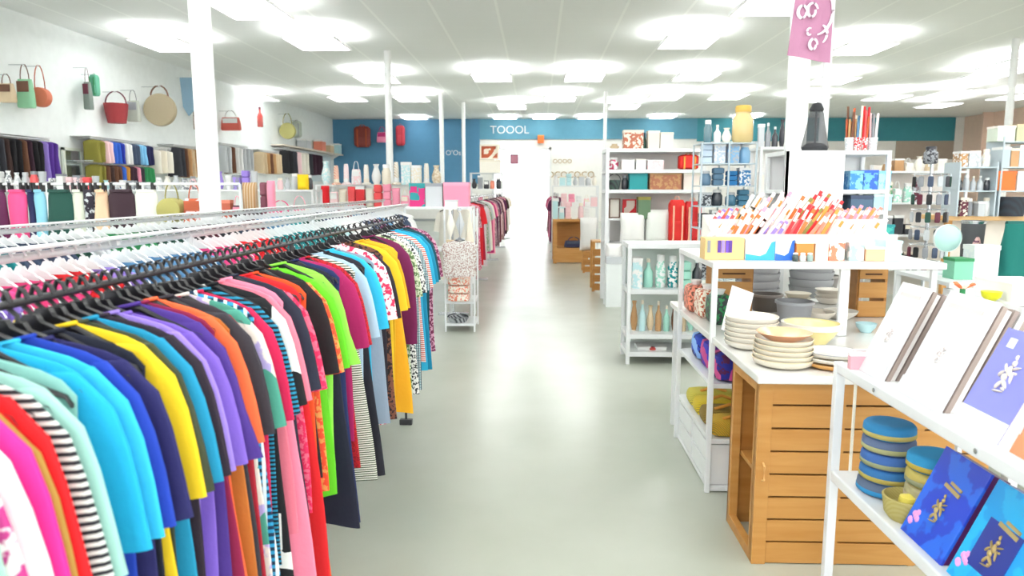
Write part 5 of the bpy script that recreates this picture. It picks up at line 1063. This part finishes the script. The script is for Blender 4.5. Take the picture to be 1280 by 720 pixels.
# ---------------------------------------------------------------- foreground shelf with books and coasters
SX, SY0, SY1 = 1.135, 1.25, 2.70; S1, S2 = 1.0, .575; SW_ = .5
r = thing('foreground_shelf', 'white two tier shelf in the right foreground', 'shelf', (SX + SW_ / 2, (SY0 + SY1) / 2, 0)); hy = (SY1 - SY0) / 2; hx = SW_ / 2
SM = mat('e6e8ea', rough=.3, coat=.3)
for z_ in (S1, S2, .12): MB().bb(-hx, hx, -hy, hy, z_ - .042, z_).build('shelf_board', SM, r, bevel=.006)
for sx, sy, wd in ((-1, 1, .034), (1, 1, .02), (-1, -1, .034), (1, -1, .02)): MB().bb(sx * (hx - .018) - wd / 2, sx * (hx - .018) + wd / 2, sy * (hy + wd / 2) - wd / 2, sy * (hy + wd / 2) + wd / 2, 0, S1 - .002).build('post', SM, r, bevel=.003)
MB().tube([(-hx + .07, hy - .01, S2), (-hx + .07, hy - .01, S1 - .04)], .006, 8).build('wire_rod', mat('f0ead8', rough=.4), r, True)
for yy in (-.15, .42): MB().lathe([(.006, 0), (.008, .003), (.001, .004)], 10).xform(Matrix.Translation((-hx, yy, S1 - .021)) @ Matrix.Rotation(-math.pi / 2, 4, 'Y')).build('screw', CHROME, r, True)

def leaning(name, label, cat, y, z, w, h, t, ang, build, x=SX + .03, yaw=0.):
    """thing facing the aisle (-X), leaning back; local: X = width (towards camera), Y = thickness (back), Z = up"""
    r = thing(name, label, cat, (x, y, z)); M_ = Matrix.Rotation(yaw, 4, 'Z') @ Matrix.Rotation(-math.pi / 2, 4, 'Z') @ Matrix.Rotation(-ang, 4, 'X')
    build(r, M_, w, h, t); return r
def figure(r, M_, cx, cz, s, m):          # small abstract gilt figure in low relief
    b_ = MB()
    def bl(x, z, rx, rz, rot=0):
        ring = []
        K = 14; vs = []; 
        rings = []
        for u in (0, .5, .85, 1):
            e = math.sqrt(max(0, 1 - u * u)) if u < 1 else .05
            rr_ = []
            for k in range(K):
                a = 2 * math.pi * k / K; X, Z = rx * e * math.cos(a), rz * e * math.sin(a)
                rr_.append((cx + s * (x + X * math.cos(rot) - Z * math.sin(rot)), -.001 - s * .12 * u, cz + s * (z + X * math.sin(rot) + Z * math.cos(rot))))
            rings.append(rr_)
        b_.loft(rings)
    for (x, z, rx, rz, ro) in ((.05, .62, .12, .15, 0), (.0, .25, .13, .26, .35), (-.12, -.1, .17, .2, .6), (.1, -.38, .1, .3, .9), (-.2, -.5, .08, .26, -.4), (.3, .42, .05, .26, -1.1), (-.25, .3, .05, .3, .7), (.02, .9, .05, .14, .2), (.32, -.02, .05, .3, .3), (-.05, -.78, .34, .05, .15), (-.4, .02, .05, .2, -.5), (.42, .2, .07, .07, 0), (.2, -.62, .06, .12, 1.2)): bl(x, z, rx, rz, ro)
    b_.xform(M_).build('gilt_figure', m, r, True)
GILT = mat('b9a26a', rough=.45, metal=.3); PALEF = mat('e6dcd2', rough=.5)
def cards(cov, fold):
    def f(r, M_, w, h, t):
        n = 9
        for k in range(n):
            y0 = t * k / n; m = mat(['e6e4e2', 'a5958c', 'ece8e4', '94857e'][k % 4] if k else cov, rough=.35); dx = .004 * math.sin(k * 2.1)
            MB().bb(-w / 2 + dx, w / 2 + dx, y0, y0 + t / n * .78, 0, h * (1 - .012 * (k % 3))).xform(M_).build('card', m, r, bevel=.001)
        MB().bb(-w / 2 - .003, w / 2 + .003, -.003, -.001, 0, h * .16).xform(M_).build('front_sleeve', mat('d6d8da', rough=.2), r)
        figure(r, M_, 0, h * .45, h * .1, mat('d9cfcd', rough=.5))
        MB().bb(-w * .36, w * .36, -.0015, 0, h * .86, h * .9).xform(M_).build('title_line', mat('d8c8c6', rough=.5), r)
    return f
leaning('card_stack', 'stack of white greeting cards, farthest on the foreground shelf', 'cards', 2.52, S1, .18, .35, .15, math.radians(24), cards('e9e9ea', 1), x=SX + .035)
leaning('card_stack', 'stack of white greeting cards left of the periwinkle book', 'cards', 2.2, S1, .24, .36, .17, math.radians(24), cards('e6e8ec', 1), x=SX + .035)
def wrapped_book(c, c2, band, fig):
    def f(r, M_, w, h, t):
        MB().bb(-w / 2 + .002, w / 2 - .002, .003, t - .003, .002, h - .002).xform(M_).build('pages', mat('efe9e2', rough=.7), r)
        MB().bb(-w / 2, w / 2, 0, .003, 0, h).xform(M_).build('front_cover', mat(c, 'print', c2, 9, .35) if c2 else mat(c, rough=.35), r, bevel=.0008)
        MB().bb(-w / 2, w / 2, t - .003, t, 0, h).xform(M_).build('back_cover', mat(band, rough=.4), r)
        MB().bb(-w / 2 - .001, w / 2 + .001, -.002, 0, 0, h * .2).xform(M_).build('cover_band', mat(band, rough=.4), r)
        if fig: figure(r, M_, 0, h * .58, h * .2, fig)
        MB().box((-w * .25, -.0015, h * .87), (w * .14, .002, w * .14)).xform(M_).build('cover_mark', mat('f0f0fa', rough=.4), r)
    return f
leaning('book', 'periwinkle blue book with pale figure on the foreground shelf', 'book', 1.91, S1, .2, .30, .04, math.radians(26), wrapped_book('7f82d2', None, 'e6e6ea', PALEF), x=SX + .04)
leaning('book', 'orange book with red pattern at the right foreground edge', 'book', 1.67, S1, .19, .25, .04, math.radians(24), wrapped_book('cf5a40', 'e88a60', 'f28a60', mat('c46a5c', rough=.5)), x=SX + .045)
leaning('book', 'pale spare card folder nearest the camera on foreground shelf', 'book', 1.45, S1, .19, .25, .04, math.radians(20), wrapped_book('ece6ea', None, 'f6f6f8', None), x=SX + .045)
for k, (y_, x_) in enumerate([(2.655, SX + .06), (2.62, SX + .02)]):
    r = thing('pink_gift_box', f'small dusty pink box, {["behind", "in front"][k]} at the far end of shelf', 'box', (x_ + .01, y_ - .02 * k, S1)) ; MB().bb(-.03, .03, -.012, .012, 0, .05).build('carton', mat('e0a8b4', rough=.4), r, bevel=.002); MB().bb(-.031, .031, -.0125, .0125, .05, .06).build('lid', mat('f6eef0', rough=.4), r)
def giftbox(c, c2, side, panel=None):
    def f(r, M_, w, h, t):
        MB().bb(-w / 2, w / 2, .004, t, 0, h).xform(M_).build('box_body', mat(side, rough=.4), r, bevel=.002)
        MB().bb(-w / 2 - .002, w / 2 + .002, -.004, .006, -.0, h + .002).xform(M_).build('box_cover', mat(c, 'print', c2, 5, .3), r, bevel=.0015)
        if panel: MB().bb(-w * .3, w * .3, -.006, -.004, h * .2, h * .68).xform(M_).build('picture_panel', mat(panel, rough=.35), r)
        MT = M_ @ Matrix.Translation((0, -.006, 0)); figure(r, MT, 0, h * .42, h * .17, GILT)
        MB().box((.01, -.006, h * .66), (w * .36, .003, .012), Matrix.Rotation(.12, 3, 'Y')).xform(M_).build('gilt_line', GILT, r); MB().box((.02, -.006, h * .71), (w * .26, .003, .009), Matrix.Rotation(.12, 3, 'Y')).xform(M_).build('gilt_line', GILT, r)
        for k in range(6): MB().lathe([(.011, 0), (.008, .003), (.001, .004)], 8).xform(M_ @ Matrix.Translation((-w * .36 + .014 * math.cos(k), -.004, h * .2 + .02 * math.sin(k * 1.3))) @ Matrix.Rotation(math.pi / 2, 4, 'X')).build('blossom', mat('f0a0dc', rough=.4), r, True)
    return f
leaning('gift_box', 'royal blue gift box with gilt figure beside the coasters', 'box', 2.10, S2, .225, .30, .06, math.radians(24), giftbox('2a48c8', '2c6ae0', '5a1c5c'), x=SX + .03)
leaning('gift_box', 'bright azure gift box with dark picture, nearest the camera', 'box', 1.84, S2, .225, .30, .06, math.radians(24), giftbox('1f9ee6', '28b4f0', '1c3c9c', '2a3a94'), x=SX + .03)
leaning('gift_box', 'deep blue gift box at the near end of lower shelf', 'box', 1.56, S2, .225, .30, .06, math.radians(24), giftbox('2458d0', '2c7ae0', '1c3c9c'), x=SX + .03)
# woven rolls in two piles
def roll(label, x, y, z, q, h, c, c2):
    r = thing('woven_roll', label, 'coaster', (x, y, z)); pr = [(q * .88, 0), (q * .98, h * .15), (q, h * .5), (q * .98, h * .85), (q * .9, h), (q * .6, h * 1.04), (q * .3, h * .96), (.001, h)]
    MB().lathe(pr, 32).build('woven_body', mat(c, 'weave', c, 50, .8), r, True)
    MB().lathe([(q * .965, h * .12), (q * 1.015, h * .2), (q * 1.015, h * .45), (q * .985, h * .5)], 32, cap=False).build('band', mat(c2, rough=.85), r, True)
x, y = SX + .115, 2.5
for k, (c, c2, nm) in enumerate([('5a6a84', '2a86bc', 'slate and azure'), ('2f6ea8', 'b0a050', 'blue and olive'), ('3c66a8', '8e9470', 'denim and sage'), ('5c6c8c', 'a8a878', 'grey blue'), ('2a7cae', 'b4a45c', 'topmost azure and olive')]):
    roll(f'{nm} woven coil, {["lowest", "second", "third", "fourth", "fifth"][k]} of the tall pile', x + .004 * math.sin(k * 3), y + .005 * math.cos(k * 2), S2 + k * .052, .094 - .002 * k, .05, c, c2)
for k, (c, c2, nm) in enumerate([('b0a070', '8e8e70', 'olive tan'), ('a8a078', 'c8b8a0', 'sand'), ('b8a85a', '8c9070', 'khaki'), ('2a8cbc', 'b8a040', 'azure and ochre')]):
    roll(f'{nm} woven coil, {["lowest", "second", "third", "topmost"][k]} of the short pile', x + .06, y - .19, S2 + k * .054, .086, .052, c, c2)
roll('olive bowl shaped woven coil with yellow bud in front of piles', x - .025, y - .235 + .03, S2, .062, .07, 'a89a58', 'b4a868') if False else None
r = lathe_thing('woven_bowl', 'olive woven bowl with yellow bud before the coil piles', 'bowl', x - .03, y - .21, S2, [(.055, 0), (.07, .02), (.078, .075), (.072, .078), (.06, .04), (.001, .03)], mat('b0a25c', 'weave', 'b8ac6c', 50, .8), 'bowl_body')
MB().lathe([(.02, .04), (.03, .055), (.026, .075), (.001, .085)], 14).build('yellow_bud', mat('f6e46a', rough=.4), r, True)
# small grey papers on lowest shelf
r = thing('paper_pile', 'grey paper pile on the lowest shelf by the post', 'papers', (SX + .14, 2.5, .121)); MB().bb(-.1, .1, -.1, .1, 0, .05).build('sheets', mat('8e9094', rough=.6), r, bevel=.002); MB().box((0, -.01, .055), (.16, .12, .006), Matrix.Rotation(.3, 3, 'Z')).build('top_sheet', mat('f0f0f0'), r)
print('OBJECTS', len(bpy.data.objects), 'labels', len(LABELS))
